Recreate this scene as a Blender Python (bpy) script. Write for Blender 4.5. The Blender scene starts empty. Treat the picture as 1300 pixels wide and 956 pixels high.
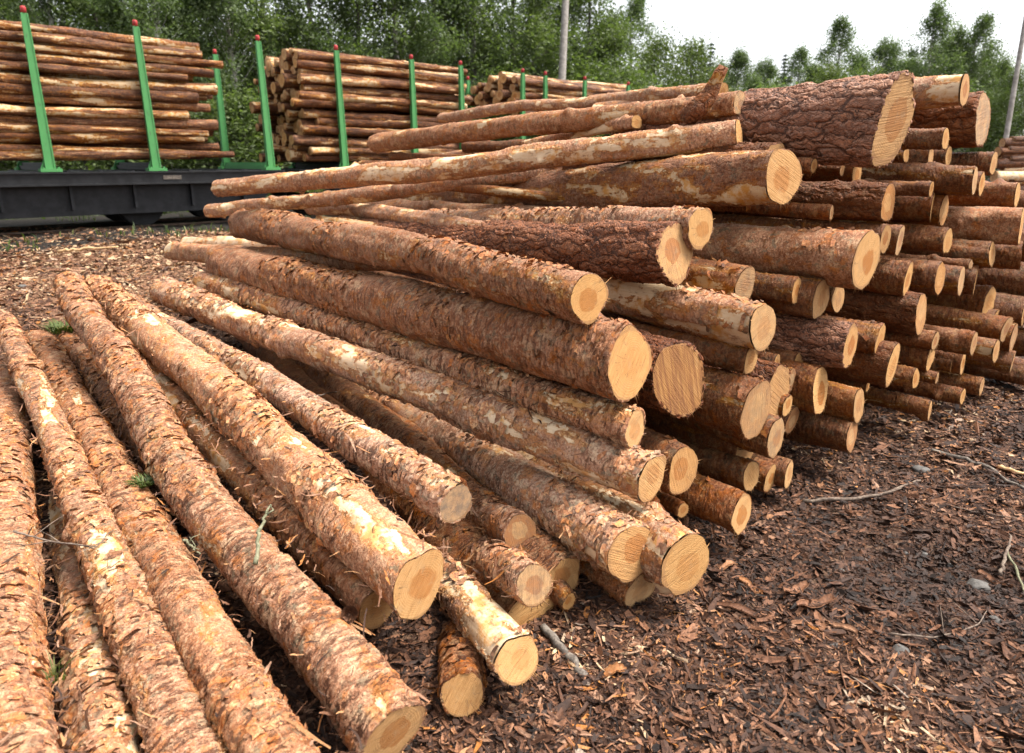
import bpy, math, random
import numpy as np
from mathutils import Vector, Matrix

random.seed(7)
rng = np.random.default_rng(7)
scene = bpy.context.scene
col = scene.collection

# ------------------------------------------------------------------ camera model
H = 1.75
FPX = 866.7
PITCH = math.atan(228 / FPX)
Fv = np.array([0, math.cos(PITCH), -math.sin(PITCH)])
Rv = np.array([1.0, 0, 0])
Uv = np.array([0, math.sin(PITCH), math.cos(PITCH)])
CAM = np.array([0, 0, H])


def ray(x, y):
    return Fv + (x - 650) / FPX * Rv + (433 - y) / FPX * Uv


def at(x, y, d):
    return CAM + d * ray(x, y)


# ------------------------------------------------------------------ numpy noise
def _hash(ix, iy, iz, seed):
    h = (ix.astype(np.int64) * 374761393 + iy.astype(np.int64) * 668265263
         + iz.astype(np.int64) * 2147483647 + seed * 1274126177) & 0xFFFFFFFF
    h = ((h ^ (h >> 13)) * 1274126177) & 0xFFFFFFFF
    h = h ^ (h >> 16)
    return (h & 0xFFFF) / 65535.0


def vnoise(p, seed=0):
    i = np.floor(p).astype(np.int64)
    f = p - i
    f = f * f * (3 - 2 * f)
    r = 0
    for dx in (0, 1):
        wx = f[:, 0] if dx else 1 - f[:, 0]
        for dy in (0, 1):
            wy = f[:, 1] if dy else 1 - f[:, 1]
            for dz in (0, 1):
                wz = f[:, 2] if dz else 1 - f[:, 2]
                r = r + wx * wy * wz * _hash(i[:, 0] + dx, i[:, 1] + dy, i[:, 2] + dz, seed)
    return r


def n2(x, y, s, seed):
    x = np.asarray(x, float).ravel()
    y = np.asarray(y, float).ravel()
    return vnoise(np.stack([x * s, y * s, np.zeros_like(x) + .37], 1), seed) - .5


# ------------------------------------------------------------------ mesh helpers
def mesh_np(name, verts, faces, mats, attrs=None, midx=None, smooth=True):
    """faces: list of integer arrays (n,k)"""
    me = bpy.data.meshes.new(name)
    verts = np.asarray(verts, np.float32)
    me.vertices.add(len(verts))
    me.vertices.foreach_set('co', verts.ravel())
    loops = np.concatenate([np.asarray(f).ravel() for f in faces]).astype(np.int32)
    tot = np.concatenate([np.full(len(f), np.asarray(f).shape[1]) for f in faces]).astype(np.int32)
    start = np.concatenate([[0], np.cumsum(tot)[:-1]]).astype(np.int32)
    me.loops.add(len(loops))
    me.loops.foreach_set('vertex_index', loops)
    me.polygons.add(len(tot))
    me.polygons.foreach_set('loop_start', start)
    me.polygons.foreach_set('use_smooth', np.full(len(tot), smooth, bool))
    if midx is not None:
        me.polygons.foreach_set('material_index', np.asarray(midx, np.int32))
    for m in mats:
        me.materials.append(m)
    for k, v in (attrs or {}).items():
        a = me.attributes.new(k, 'FLOAT', 'POINT')
        a.data.foreach_set('value', np.asarray(v, np.float32))
    me.update(calc_edges=True)
    me.validate()
    return me


def link(name, me, parent=None, matrix=None):
    o = bpy.data.objects.new(name, me)
    col.objects.link(o)
    if parent is not None:
        o.parent = parent
    if matrix is not None:
        o.matrix_local = matrix
    return o


def tag(o, label=None, cat=None, group=None, kind=None):
    if label:
        o['label'] = label
    if cat:
        o['category'] = cat
    if group:
        o['group'] = group
    if kind:
        o['kind'] = kind
    return o


def empty(name, matrix):
    o = bpy.data.objects.new(name, None)
    o.empty_display_size = .1
    col.objects.link(o)
    o.matrix_world = matrix
    return o


class MB:
    """collects simple shapes into one mesh"""
    def __init__(s):
        s.v, s.q, s.t, s.a = [], [], [], []
        s.n = 0

    def add(s, v, q=None, t=None, a=0.0):
        v = np.asarray(v, float)
        s.v.append(v)
        s.a.append(np.full(len(v), a))
        if q is not None and len(q):
            s.q.append(np.asarray(q) + s.n)
        if t is not None and len(t):
            s.t.append(np.asarray(t) + s.n)
        s.n += len(v)

    def box(s, lo, hi, bevel=0.0):
        x0, y0, z0 = lo
        x1, y1, z1 = hi
        v = [(x0, y0, z0), (x1, y0, z0), (x1, y1, z0), (x0, y1, z0), (x0, y0, z1), (x1, y0, z1), (x1, y1, z1), (x0, y1, z1)]
        s.add(v, [(0, 3, 2, 1), (4, 5, 6, 7), (0, 1, 5, 4), (1, 2, 6, 5), (2, 3, 7, 6), (3, 0, 4, 7)])

    def tube(s, pts, rad, seg=8, cap=True, a=0.0, rough=0.0, seed=0):
        pts = np.asarray(pts, float)
        rad = np.broadcast_to(np.asarray(rad, float), (len(pts),))
        n = len(pts)
        tang = np.gradient(pts, axis=0)
        tang /= np.linalg.norm(tang, axis=1)[:, None] + 1e-9
        ref = np.array([0, 0, 1.0]) if abs(tang[0, 2]) < .9 else np.array([1.0, 0, 0])
        V = []
        for i in range(n):
            x = np.cross(ref, tang[i])
            x /= np.linalg.norm(x) + 1e-9
            y = np.cross(tang[i], x)
            th = np.linspace(0, 2 * math.pi, seg, endpoint=False)
            rr = rad[i] * (1 + rough * (np.random.default_rng(seed + i).random(seg) - .5))
            V.append(pts[i] + (np.cos(th) * rr)[:, None] * x + (np.sin(th) * rr)[:, None] * y)
        V = np.concatenate(V)
        i = np.arange(n - 1)[:, None] * seg
        j = np.arange(seg)[None]
        j2 = (j + 1) % seg
        q = np.stack([i + j, i + j2, i + seg + j2, i + seg + j], -1).reshape(-1, 4)
        t = []
        if cap:
            c0, c1 = len(V), len(V) + 1
            V = np.concatenate([V, [pts[0], pts[-1]]])
            jj = np.arange(seg)
            t = np.concatenate([np.stack([np.full(seg, c0), (jj + 1) % seg, jj], 1),
                                np.stack([np.full(seg, c1), (n - 1) * seg + jj, (n - 1) * seg + (jj + 1) % seg], 1)])
        s.add(V, q, t, a)

    def build(s, name, mats, parent=None, smooth=True, matrix=None, attr='chip'):
        f = []
        if s.q:
            f.append(np.concatenate(s.q))
        if s.t:
            f.append(np.concatenate(s.t))
        me = mesh_np(name, np.concatenate(s.v), f, mats if isinstance(mats, list) else [mats],
                     {attr: np.concatenate(s.a)}, smooth=smooth)
        return link(name, me, parent, matrix)


# ------------------------------------------------------------------ node helper
class NT:
    def __init__(s, name):
        s.m = bpy.data.materials.new(name)
        s.m.use_nodes = True
        s.t = s.m.node_tree
        s.t.nodes.clear()
        s.out = s.t.nodes.new('ShaderNodeOutputMaterial')

    def n(s, typ, **kw):
        nd = s.t.nodes.new(typ)
        for k, v in kw.items():
            setattr(nd, k, v)
        return nd

    def put(s, sock, v):
        if isinstance(v, bpy.types.NodeSocket):
            s.t.links.new(v, sock)
        elif v is not None:
            if sock.type in ('RGBA',) and len(v) == 3:
                v = (*v, 1)
            sock.default_value = v

    def math(s, op, a, b=None, c=None, clamp=False):
        nd = s.n('ShaderNodeMath', operation=op, use_clamp=clamp)
        s.put(nd.inputs[0], a)
        if b is not None:
            s.put(nd.inputs[1], b)
        if c is not None:
            s.put(nd.inputs[2], c)
        return nd.outputs[0]

    def vmath(s, op, a, b=None, out=0, scale=None):
        nd = s.n('ShaderNodeVectorMath', operation=op)
        s.put(nd.inputs[0], a)
        if b is not None:
            s.put(nd.inputs[1], b)
        if scale is not None:
            s.put(nd.inputs['Scale'], scale)
        return nd.outputs[out]

    def mix(s, f, a, b, mode='MIX'):
        nd = s.n('ShaderNodeMix', data_type='RGBA', blend_type=mode)
        s.put(nd.inputs[0], f)
        s.put(nd.inputs[6], a)
        s.put(nd.inputs[7], b)
        return nd.outputs[2]

    def fmix(s, f, a, b):
        nd = s.n('ShaderNodeMix', data_type='FLOAT')
        s.put(nd.inputs[0], f)
        s.put(nd.inputs[2], a)
        s.put(nd.inputs[3], b)
        return nd.outputs[0]

    def noise(s, vec, scale, detail=2.0, rough=.5, out='Fac', dist=0.0):
        nd = s.n('ShaderNodeTexNoise')
        s.put(nd.inputs['Vector'], vec)
        s.put(nd.inputs['Scale'], scale)
        s.put(nd.inputs['Detail'], detail)
        s.put(nd.inputs['Roughness'], rough)
        s.put(nd.inputs['Distortion'], dist)
        return nd.outputs[out]

    def vor(s, vec, scale, feature='F1', rnd=1.0):
        nd = s.n('ShaderNodeTexVoronoi', feature=feature)
        s.put(nd.inputs['Vector'], vec)
        s.put(nd.inputs['Scale'], scale)
        s.put(nd.inputs['Randomness'], rnd)
        return nd

    def ramp(s, f, stops, interp='LINEAR'):
        nd = s.n('ShaderNodeValToRGB')
        cr = nd.color_ramp
        cr.interpolation = interp
        while len(cr.elements) < len(stops):
            cr.elements.new(.5)
        for e, (p, c) in zip(cr.elements, stops):
            e.position = p
            e.color = (*c, 1) if len(c) == 3 else c
        s.put(nd.inputs[0], f)
        return nd.outputs[0]

    def smooth(s, x, a, b, lo=0.0, hi=1.0):
        nd = s.n('ShaderNodeMapRange', interpolation_type='SMOOTHSTEP')
        s.put(nd.inputs[0], x)
        s.put(nd.inputs[1], a)
        s.put(nd.inputs[2], b)
        s.put(nd.inputs[3], lo)
        s.put(nd.inputs[4], hi)
        return nd.outputs[0]

    def attr(s, name, typ='OBJECT', out='Fac'):
        nd = s.n('ShaderNodeAttribute', attribute_type=typ, attribute_name=name)
        return nd.outputs[out]

    def obj(s):
        return s.n('ShaderNodeTexCoord').outputs['Object']

    def xyz(s, v):
        nd = s.n('ShaderNodeSeparateXYZ')
        s.put(nd.inputs[0], v)
        return nd.outputs

    def comb(s, x, y, z):
        nd = s.n('ShaderNodeCombineXYZ')
        for i, v in enumerate((x, y, z)):
            s.put(nd.inputs[i], v)
        return nd.outputs[0]

    def bsdf(s, colr, rough=.8, spec=.3, bump=None, bstr=1.0, bdist=.01, metallic=0.0):
        b = s.n('ShaderNodeBsdfPrincipled')
        s.put(b.inputs['Base Color'], colr)
        s.put(b.inputs['Roughness'], rough)
        s.put(b.inputs['Specular IOR Level'], spec)
        s.put(b.inputs['Metallic'], metallic)
        if bump is not None:
            bn = s.n('ShaderNodeBump')
            s.put(bn.inputs['Height'], bump)
            s.put(bn.inputs['Strength'], bstr)
            s.put(bn.inputs['Distance'], bdist)
            s.t.links.new(bn.outputs[0], b.inputs['Normal'])
        s.t.links.new(b.outputs[0], s.out.inputs['Surface'])
        return b

    def disp(s, h, scale=1.0, method='BOTH'):
        d = s.n('ShaderNodeDisplacement')
        s.put(d.inputs['Height'], h)
        d.inputs['Midlevel'].default_value = 0
        d.inputs['Scale'].default_value = scale
        s.t.links.new(d.outputs[0], s.out.inputs['Displacement'])
        s.m.displacement_method = method


# ------------------------------------------------------------------ materials
def mat_bark(name='pine_bark', displace=True, along=.42):
    n = NT(name)
    seed, tone, furrow, peel, torn = (n.attr(k) for k in ('seed', 'tone', 'furrow', 'peel', 'torn'))
    chip = n.attr('chip', 'GEOMETRY')
    isbody = n.math('LESS_THAN', chip, .01)
    P0 = n.obj()
    P = n.vmath('ADD', P0, n.comb(n.math('MULTIPLY', seed, 17.3), n.math('MULTIPLY', seed, 7.1), n.math('MULTIPLY', seed, 29.7)))
    P = n.vmath('ADD', P, n.comb(0, 0, n.math('MULTIPLY', chip, 1.7)))
    P = n.vmath('SCALE', P, scale=n.fmix(n.math('FRACT', n.math('MULTIPLY', seed, 13.7)), .72, 1.35))
    nmid = n.noise(P, 26, 5, .65)
    nfine = n.noise(P, 95, 5, .75)
    warpv = n.vmath('SCALE', n.vmath('SUBTRACT', n.noise(P, 20, 4, .65, 'Color'), (.5, .5, .5)), scale=.045)
    warp = n.vmath('ADD', P, warpv)
    # small papery flakes, wider than long, each tilted so one edge lifts
    S1, S2 = (1, 1, 1.9), (1, 1, 1.7)
    p1, p2 = n.vmath('MULTIPLY', warp, S1), n.vmath('MULTIPLY', warp, S2)
    va, vb = n.vor(p1, 34), n.vor(p2, 88)
    ca, cb = n.xyz(va.outputs['Color']), n.xyz(vb.outputs['Color'])
    da = n.xyz(n.vmath('SUBTRACT', p1, va.outputs['Position']))
    db = n.xyz(n.vmath('SUBTRACT', p2, vb.outputs['Position']))
    hA = n.math('ADD', n.math('MULTIPLY', n.math('MULTIPLY', da[2], n.math('SUBTRACT', ca[1], .3)), .30), n.math('MULTIPLY', ca[0], .0025))
    hB = n.math('ADD', n.math('MULTIPLY', n.math('MULTIPLY', db[2], n.math('SUBTRACT', cb[1], .3)), .30), n.math('MULTIPLY', cb[0], .0012))
    # transverse tears left by the feed rollers, in zones
    pr = n.vmath('MULTIPLY', n.vmath('ADD', P, n.vmath('SCALE', warpv, scale=.55)), (.22, .22, 1))
    nr = n.noise(pr, 62, 4, .62)
    zone = n.smooth(n.math('ADD', n.noise(P, 3.6, 3, .55), n.math('MULTIPLY', n.math('SUBTRACT', n.math('FRACT', n.math('MULTIPLY', seed, 9.13)), .5), .25)), .38, .58, .10, 1)
    zone = n.math('MULTIPLY', zone, torn)
    rib = n.smooth(nr, .36, .56)
    tear = n.math('MULTIPLY', n.smooth(nr, .475, .41), zone)
    hR = n.math('MULTIPLY', n.math('MULTIPLY', rib, zone), .0085)
    hflake = n.math('ADD', n.math('ADD', n.math('ADD', hA, hB), hR), n.math('ADD', n.math('MULTIPLY', nmid, .007), n.math('MULTIPLY', nfine, .0022)))
    # furrowed plates
    wf = n.vmath('ADD', P, n.vmath('SCALE', n.vmath('SUBTRACT', n.noise(P, 9, 4, .6, 'Color'), (.5, .5, .5)), scale=.11))
    Pf = n.vmath('MULTIPLY', wf, (1, 1, .22))
    ve = n.vor(Pf, 19, 'DISTANCE_TO_EDGE')
    vc = n.vor(Pf, 19)
    ve2 = n.vor(n.vmath('MULTIPLY', wf, (1, 1, .45)), 38, 'DISTANCE_TO_EDGE')
    crack = n.smooth(ve.outputs['Distance'], .0, .20)
    crack2 = n.smooth(ve2.outputs['Distance'], .0, .16)
    nlay = n.noise(n.vmath('MULTIPLY', wf, (1, 1, .4)), 45, 5, .7)
    hfur = n.math('ADD', n.math('MULTIPLY', crack, .0105), n.math('ADD', n.math('MULTIPLY', crack2, .004), n.math('MULTIPLY', nlay, .009)))
    # peeled patches, long along the grain
    nbig = n.noise(n.vmath('MULTIPLY', P, (1.5, 1.5, along)), 5.0, 4, .55)
    pk = n.math('ADD', nbig, n.math('ADD', n.math('MULTIPLY', n.math('SUBTRACT', nmid, .5), .24), n.math('MULTIPLY', n.math('SUBTRACT', nfine, .5), .08)))
    thr = n.math('SUBTRACT', .745, n.math('MULTIPLY', peel, .455))
    m = n.smooth(pk, thr, n.math('ADD', thr, .018))
    m_edge = n.smooth(pk, n.math('SUBTRACT', thr, .075), n.math('ADD', thr, .02))
    hflake = n.math('SUBTRACT', hflake, .0075)
    hfur = n.math('SUBTRACT', hfur, .011)
    h = n.fmix(n.smooth(furrow, .1, .6), hflake, hfur)
    streak = n.noise(n.vmath('MULTIPLY', P, (1, 1, .06)), 130, 4, .6)
    hw = n.math('ADD', n.math('MULTIPLY', streak, .0015), -.0062)
    h = n.fmix(m, h, hw)
    # colours: pinkish tan papery bark, low contrast between flakes, fine speckle
    big = n.noise(P, 4.5, 4, .6)
    flk = n.mix(n.smooth(big, .36, .64), (.32, .148, .074), (.50, .29, .185))
    flk = n.mix(n.math('MULTIPLY', n.smooth(ca[0], .55, .95), .55), flk, (.57, .38, .25))
    flk = n.mix(n.math('MULTIPLY', n.smooth(cb[0], .62, .98), .6), flk, (.63, .46, .33))
    flk = n.mix(n.math('MULTIPLY', n.smooth(cb[0], .30, .05), .55), flk, (.235, .10, .055))
    nor = n.noise(P, 10, 5, .65)
    flk = n.mix(n.smooth(nor, .52, .64, 0, .75), flk, (.49, .20, .06))
    flk = n.mix(n.smooth(n.noise(n.vmath('ADD', P, (8, 2, 4)), 14, 5, .7), .53, .62, 0, .8), flk, (.60, .45, .30))
    ngr = n.noise(n.vmath('ADD', P, (5, 3, 1)), 21, 4, .65)
    flk = n.mix(n.smooth(ngr, .565, .64, 0, .75), flk, (.21, .20, .14))
    flk = n.mix(n.smooth(nfine, .53, .36, 0, .75), flk, (.13, .055, .03))
    flk = n.mix(n.smooth(nmid, .46, .34, 0, .6), flk, (.16, .072, .04))
    flk = n.mix(n.math('MULTIPLY', tear, .8), flk, (.075, .032, .018))
    pl = n.mix(n.xyz(vc.outputs['Color'])[0], (.27, .118, .066), (.42, .215, .128))
    pl = n.mix(n.smooth(nlay, .46, .74, 0, .65), pl, (.42, .31, .245))
    pl = n.mix(n.smooth(nor, .54, .68, 0, .6), pl, (.40, .165, .075))
    pl = n.mix(n.smooth(nfine, .48, .3, 0, .6), pl, (.09, .05, .035))
    fur = n.mix(n.math('MULTIPLY', n.smooth(ve.outputs['Distance'], 0, .09), n.math('ADD', .45, n.math('MULTIPLY', crack2, .55))), (.075, .036, .023), pl)
    if not displace:
        lng = n.noise(n.vmath('MULTIPLY', P, (1, 1, .10)), 34, 5, .7)
        flk = n.mix(n.smooth(lng, .42, .62, .85, 0), flk, (.075, .036, .024))
        flk = n.mix(n.smooth(lng, .56, .68, 0, .7), flk, (.46, .30, .20))
    bark = n.mix(n.smooth(furrow, .1, .7), flk, fur)
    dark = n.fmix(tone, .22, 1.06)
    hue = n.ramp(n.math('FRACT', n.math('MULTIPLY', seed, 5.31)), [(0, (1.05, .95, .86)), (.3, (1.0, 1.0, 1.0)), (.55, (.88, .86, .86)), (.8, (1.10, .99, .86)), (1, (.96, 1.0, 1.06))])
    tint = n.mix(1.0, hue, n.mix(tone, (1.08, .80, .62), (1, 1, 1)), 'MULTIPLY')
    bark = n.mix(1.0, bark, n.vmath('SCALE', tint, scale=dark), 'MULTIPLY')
    bark = n.mix(n.math('SUBTRACT', 1.0, isbody), bark, n.mix(1.0, bark, n.ramp(chip, [(0, (.45, .40, .36)), (.35, (.85, .8, .74)), (.6, (1.15, .95, .70)), (.85, (1.25, 1.15, 1.0)), (1, (1.4, 1.35, 1.25))]), 'MULTIPLY'))
    wood = n.mix(streak, (.60, .40, .225), (.80, .645, .46))
    wood = n.mix(n.smooth(n.noise(P, 12, 5, .68), .47, .62, 0, .85), wood, (.58, .27, .065))
    wood = n.mix(n.smooth(n.noise(n.vmath('MULTIPLY', P, (1, 1, .5)), 30, 5, .72), .55, .66, 0, .8), wood, (.27, .135, .07))
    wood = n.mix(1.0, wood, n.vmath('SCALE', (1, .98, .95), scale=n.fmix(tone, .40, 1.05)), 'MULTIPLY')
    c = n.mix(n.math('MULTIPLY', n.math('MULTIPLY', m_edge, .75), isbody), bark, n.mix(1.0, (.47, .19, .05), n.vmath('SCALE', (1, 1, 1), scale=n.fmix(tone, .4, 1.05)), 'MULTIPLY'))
    c = n.mix(n.math('MULTIPLY', m, isbody), c, wood)
    hsv = n.n('ShaderNodeHueSaturation')
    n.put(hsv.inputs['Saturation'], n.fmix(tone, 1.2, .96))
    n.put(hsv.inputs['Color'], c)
    n.bsdf(hsv.outputs[0], .68, .3)
    if displace:
        n.disp(n.math('MULTIPLY', h, isbody))
    else:
        n.disp(n.math('MULTIPLY', h, isbody), .8, 'BUMP')
    return n.m


def mat_cut():
    n = NT('cut_wood')
    seed, rad, dirty, plank, heart = (n.attr(k) for k in ('seed', 'radius', 'dirty', 'plank', 'heart'))
    P = n.obj()
    o = n.comb(n.math('MULTIPLY', seed, 3.1), n.math('MULTIPLY', seed, 9.7), n.math('MULTIPLY', seed, 5.3))
    Q = n.vmath('SCALE', P, scale=n.math('DIVIDE', 1.0, rad))
    Qx = n.xyz(Q)
    Q2 = n.comb(Qx[0], Qx[1], 0)
    W = n.vmath('ADD', Q2, o)
    wob = n.vmath('SCALE', n.vmath('SUBTRACT', n.noise(W, 1.3, 2, .5, 'Color'), (.5, .5, .5)), scale=.32)
    pith = n.comb(n.math('SUBTRACT', n.math('MULTIPLY', n.math('FRACT', n.math('MULTIPLY', seed, 7.77)), .3), .15),
                  n.math('SUBTRACT', n.math('MULTIPLY', n.math('FRACT', n.math('MULTIPLY', seed, 3.33)), .3), .15), 0)
    C = n.vmath('ADD', n.vmath('SUBTRACT', Q2, pith), wob)
    d = n.vmath('LENGTH', C, out=1)
    ring = n.math('SINE', n.math('MULTIPLY', n.math('POWER', d, .85), n.math('ADD', 75, n.math('MULTIPLY', rad, 260))))
    ringm = n.math('MULTIPLY_ADD', ring, .5, .5)
    ringm = n.math('MULTIPLY', ringm, n.smooth(n.noise(W, 5, 3), .3, .7, .3, 1))
    sap = n.mix(n.noise(W, 2.2, 4, .6), (.60, .355, .145), (.72, .465, .225))
    hcol = n.mix(n.noise(W, 4, 4, .6), (.43, .175, .045), (.53, .245, .075))
    hb = n.math('ADD', d, n.math('MULTIPLY', n.math('SUBTRACT', n.noise(W, 3.5, 3, .55), .5), .24))
    hm = n.smooth(hb, n.math('ADD', .36, n.math('MULTIPLY', n.math('FRACT', n.math('MULTIPLY', seed, 5.19)), .16)), .50, 1, 0)
    base = n.mix(n.math('MULTIPLY', hm, heart), sap, hcol)
    base = n.mix(n.math('MULTIPLY', ringm, .5), base, n.mix(1.0, base, (.72, .55, .36), 'MULTIPLY'))
    # saw marks: parallel kerf lines at a random angle
    ang = n.math('MULTIPLY', seed, 41.0)
    rt = n.n('ShaderNodeVectorRotate', rotation_type='Z_AXIS')
    n.put(rt.inputs['Vector'], Q2)
    n.put(rt.inputs['Angle'], ang)
    R = n.xyz(rt.outputs[0])
    sw = n.noise(n.comb(n.math('MULTIPLY', R[0], .5), n.math('MULTIPLY', R[1], 16), seed), 1.6, 4, .65)
    saw = n.smooth(sw, .40, .66)
    base = n.mix(n.math('MULTIPLY', saw, n.fmix(n.math('FRACT', n.math('MULTIPLY', seed, 23.1)), .1, .6)), base, n.mix(1.0, base, (.62, .5, .36), 'MULTIPLY'))
    lines = n.smooth(n.noise(n.comb(n.math('MULTIPLY', R[0], .25), n.math('MULTIPLY', R[1], 5), seed), 2.3, 2, .5), .62, .66)
    base = n.mix(n.math('MULTIPLY', lines, .3), base, (.44, .26, .11))
    fuzz = n.noise(W, 38, 4, .75)
    base = n.mix(n.math('MULTIPLY', fuzz, .5), base, n.mix(1.0, base, (.62, .5, .38), 'MULTIPLY'))
    base = n.mix(n.math('MULTIPLY', n.smooth(n.noise(W, 2.7, 5, .7), .53, .72), .55), base, (.42, .28, .15))
    base = n.mix(1.0, base, n.ramp(n.math('FRACT', n.math('MULTIPLY', seed, 3.71)), [(0, (1.04, 1.0, .95)), (.3, (.98, .90, .76)), (.55, (1.08, 1.06, 1.06)), (.8, (.86, .78, .68)), (1, (1.02, .92, .80))]), 'MULTIPLY')
    # drying checks running out from the pith
    ang2 = n.math('ARCTAN2', n.xyz(C)[1], n.xyz(C)[0])
    ck = n.noise(n.comb(n.math('MULTIPLY', n.math('COSINE', ang2), 3.2), n.math('MULTIPLY', n.math('SINE', ang2), 3.2), n.math('ADD', n.math('MULTIPLY', seed, 31), n.math('MULTIPLY', d, .25))), 2.2, 2, .5)
    ckm = n.math('MULTIPLY', n.smooth(n.math('ABSOLUTE', n.math('SUBTRACT', ck, .5)), .012, .004), n.math('MULTIPLY', n.smooth(n.noise(W, 1.8, 2), .48, .6), n.smooth(d, .06, .2)))
    base = n.mix(n.math('MULTIPLY', ckm, .75), base, (.16, .085, .04))
    # plank like torn face
    pn = n.noise(n.comb(n.math('MULTIPLY', Qx[0], 9), n.math('MULTIPLY', Qx[1], .7), seed), 1.4, 4, .6)
    pcol = n.ramp(pn, [(.25, (.15, .058, .022)), (.45, (.235, .10, .032)), (.6, (.31, .145, .045)), (.8, (.38, .21, .08))])
    base = n.mix(plank, base, pcol)
    # weathering and mould
    dm = n.math('MULTIPLY', n.smooth(n.noise(W, 2.4, 5, .75), .36, .66), dirty)
    base = n.mix(dm, base, (.11, .085, .065))
    base = n.mix(n.math('MULTIPLY', dirty, .45), base, (.33, .27, .22))
    dd = n.vmath('LENGTH', Q2, out=1)
    rim = n.smooth(n.math('ADD', dd, n.math('MULTIPLY', n.math('SUBTRACT', n.noise(W, 9, 3), .5), .05)), .91, .965)
    base = n.mix(n.math('MULTIPLY', rim, .6), base, (.33, .17, .075))
    hgt = n.math('ADD', n.math('MULTIPLY', saw, .5), n.math('ADD', n.math('MULTIPLY', fuzz, .55), n.math('ADD', n.math('MULTIPLY', ringm, .25), n.math('MULTIPLY', lines, -.8))))
    n.bsdf(base, .8, .2, hgt, .7, .004)
    return n.m


def mat_simple(name, c1, c2, scale=20, rough=.7, bump=.3, metallic=0.0, spec=.3, dist=.004):
    n = NT(name)
    P = n.obj()
    f = n.noise(P, scale, 5, .65)
    c = n.mix(n.smooth(f, .35, .65), c1, c2)
    n.bsdf(c, rough, spec, f, bump, dist, metallic)
    return n.m


def mat_ground():
    n = NT('mulch_ground')
    P = n.obj()
    X = n.xyz(P)
    f1 = n.noise(P, 55, 6, .75)
    f2 = n.noise(P, 9, 5, .65)
    f3 = n.noise(P, 1.1, 4, .6)
    c = n.ramp(f1, [(.25, (.010, .006, .004)), (.42, (.034, .017, .011)), (.55, (.082, .038, .021)), (.68, (.15, .072, .038)), (.8, (.25, .15, .09))])
    c = n.mix(n.smooth(f2, .38, .62, 0, .7), c, n.mix(1.0, c, (.42, .38, .36), 'MULTIPLY'))
    # lighter trodden chips towards the railway
    far = n.math('MULTIPLY', n.smooth(X[1], 5, 9), n.smooth(X[0], 1.0, -1.5))
    c2 = n.ramp(f1, [(.25, (.075, .036, .02)), (.45, (.19, .092, .048)), (.6, (.29, .155, .085)), (.8, (.44, .29, .18))])
    c = n.mix(far, c, c2)
    vor = n.vor(P, 48)
    cs = n.xyz(vor.outputs['Color'])
    c = n.mix(n.smooth(cs[0], .8, .83, 0, .6), c, n.mix(cs[1], (.08, .045, .03), (.22, .13, .08)))
    trk = n.math('ADD', X[1], n.math('MULTIPLY', X[0], -.94))
    c = n.mix(n.smooth(n.math('ADD', trk, f3), 17.8, 19.0), c, n.mix(f1, (.006, .005, .004), (.025, .019, .015)))  # dark band along the track: shade beneath the wagons put into the ground colour
    # grass and verge beyond the tracks
    g = n.mix(f2, (.012, .018, .006), (.035, .042, .014))
    tr = n.math('ADD', X[1], n.math('MULTIPLY', X[0], -.94))
    c = n.mix(n.smooth(n.math('ADD', tr, n.math('MULTIPLY', f3, 2)), 27.5, 29.5), c, g)
    h = n.math('ADD', n.math('MULTIPLY', f1, .6), n.math('ADD', n.math('MULTIPLY', f2, .7), n.math('MULTIPLY', cs[2], .5)))
    n.bsdf(c, .85, .25, h, 1.0, .02)
    return n.m


def mat_litter():
    n = NT('bark_chips')
    chip = n.attr('chip', 'GEOMETRY')
    P = n.obj()
    f = n.noise(P, 70, 4, .7)
    c = n.ramp(chip, [(0, (.012, .007, .005)), (.28, (.042, .020, .012)), (.5, (.098, .044, .023)), (.65, (.165, .074, .037)), (.78, (.24, .118, .064)),
                      (.87, (.31, .185, .12)), (.92, (.36, .14, .03)), (.955, (.38, .19, .07)), (.985, (.25, .215, .185)), (1, (.50, .36, .22))])
    c = n.mix(n.smooth(f, .3, .7), n.mix(1.0, c, (.5, .45, .42), 'MULTIPLY'), n.mix(1.0, c, (1.15, 1.1, 1.05), 'MULTIPLY'))
    n.bsdf(c, .72, .3, f, .5, .004)
    return n.m


def mat_leaf(name, stops, trans=.45):
    n = NT(name)
    chip = n.attr('chip', 'GEOMETRY')
    c = n.ramp(chip, stops)
    d = n.n('ShaderNodeBsdfPrincipled')
    n.put(d.inputs['Base Color'], c)
    d.inputs['Roughness'].default_value = .55
    d.inputs['Specular IOR Level'].default_value = .3
    t = n.n('ShaderNodeBsdfTranslucent')
    n.put(t.inputs[0], n.mix(1.0, c, (1.1, 1.25, .6), 'MULTIPLY'))
    mx = n.n('ShaderNodeMixShader')
    mx.inputs[0].default_value = trans
    n.t.links.new(d.outputs[0], mx.inputs[1])
    n.t.links.new(t.outputs[0], mx.inputs[2])
    n.t.links.new(mx.outputs[0], n.out.inputs['Surface'])
    return n.m


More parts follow.
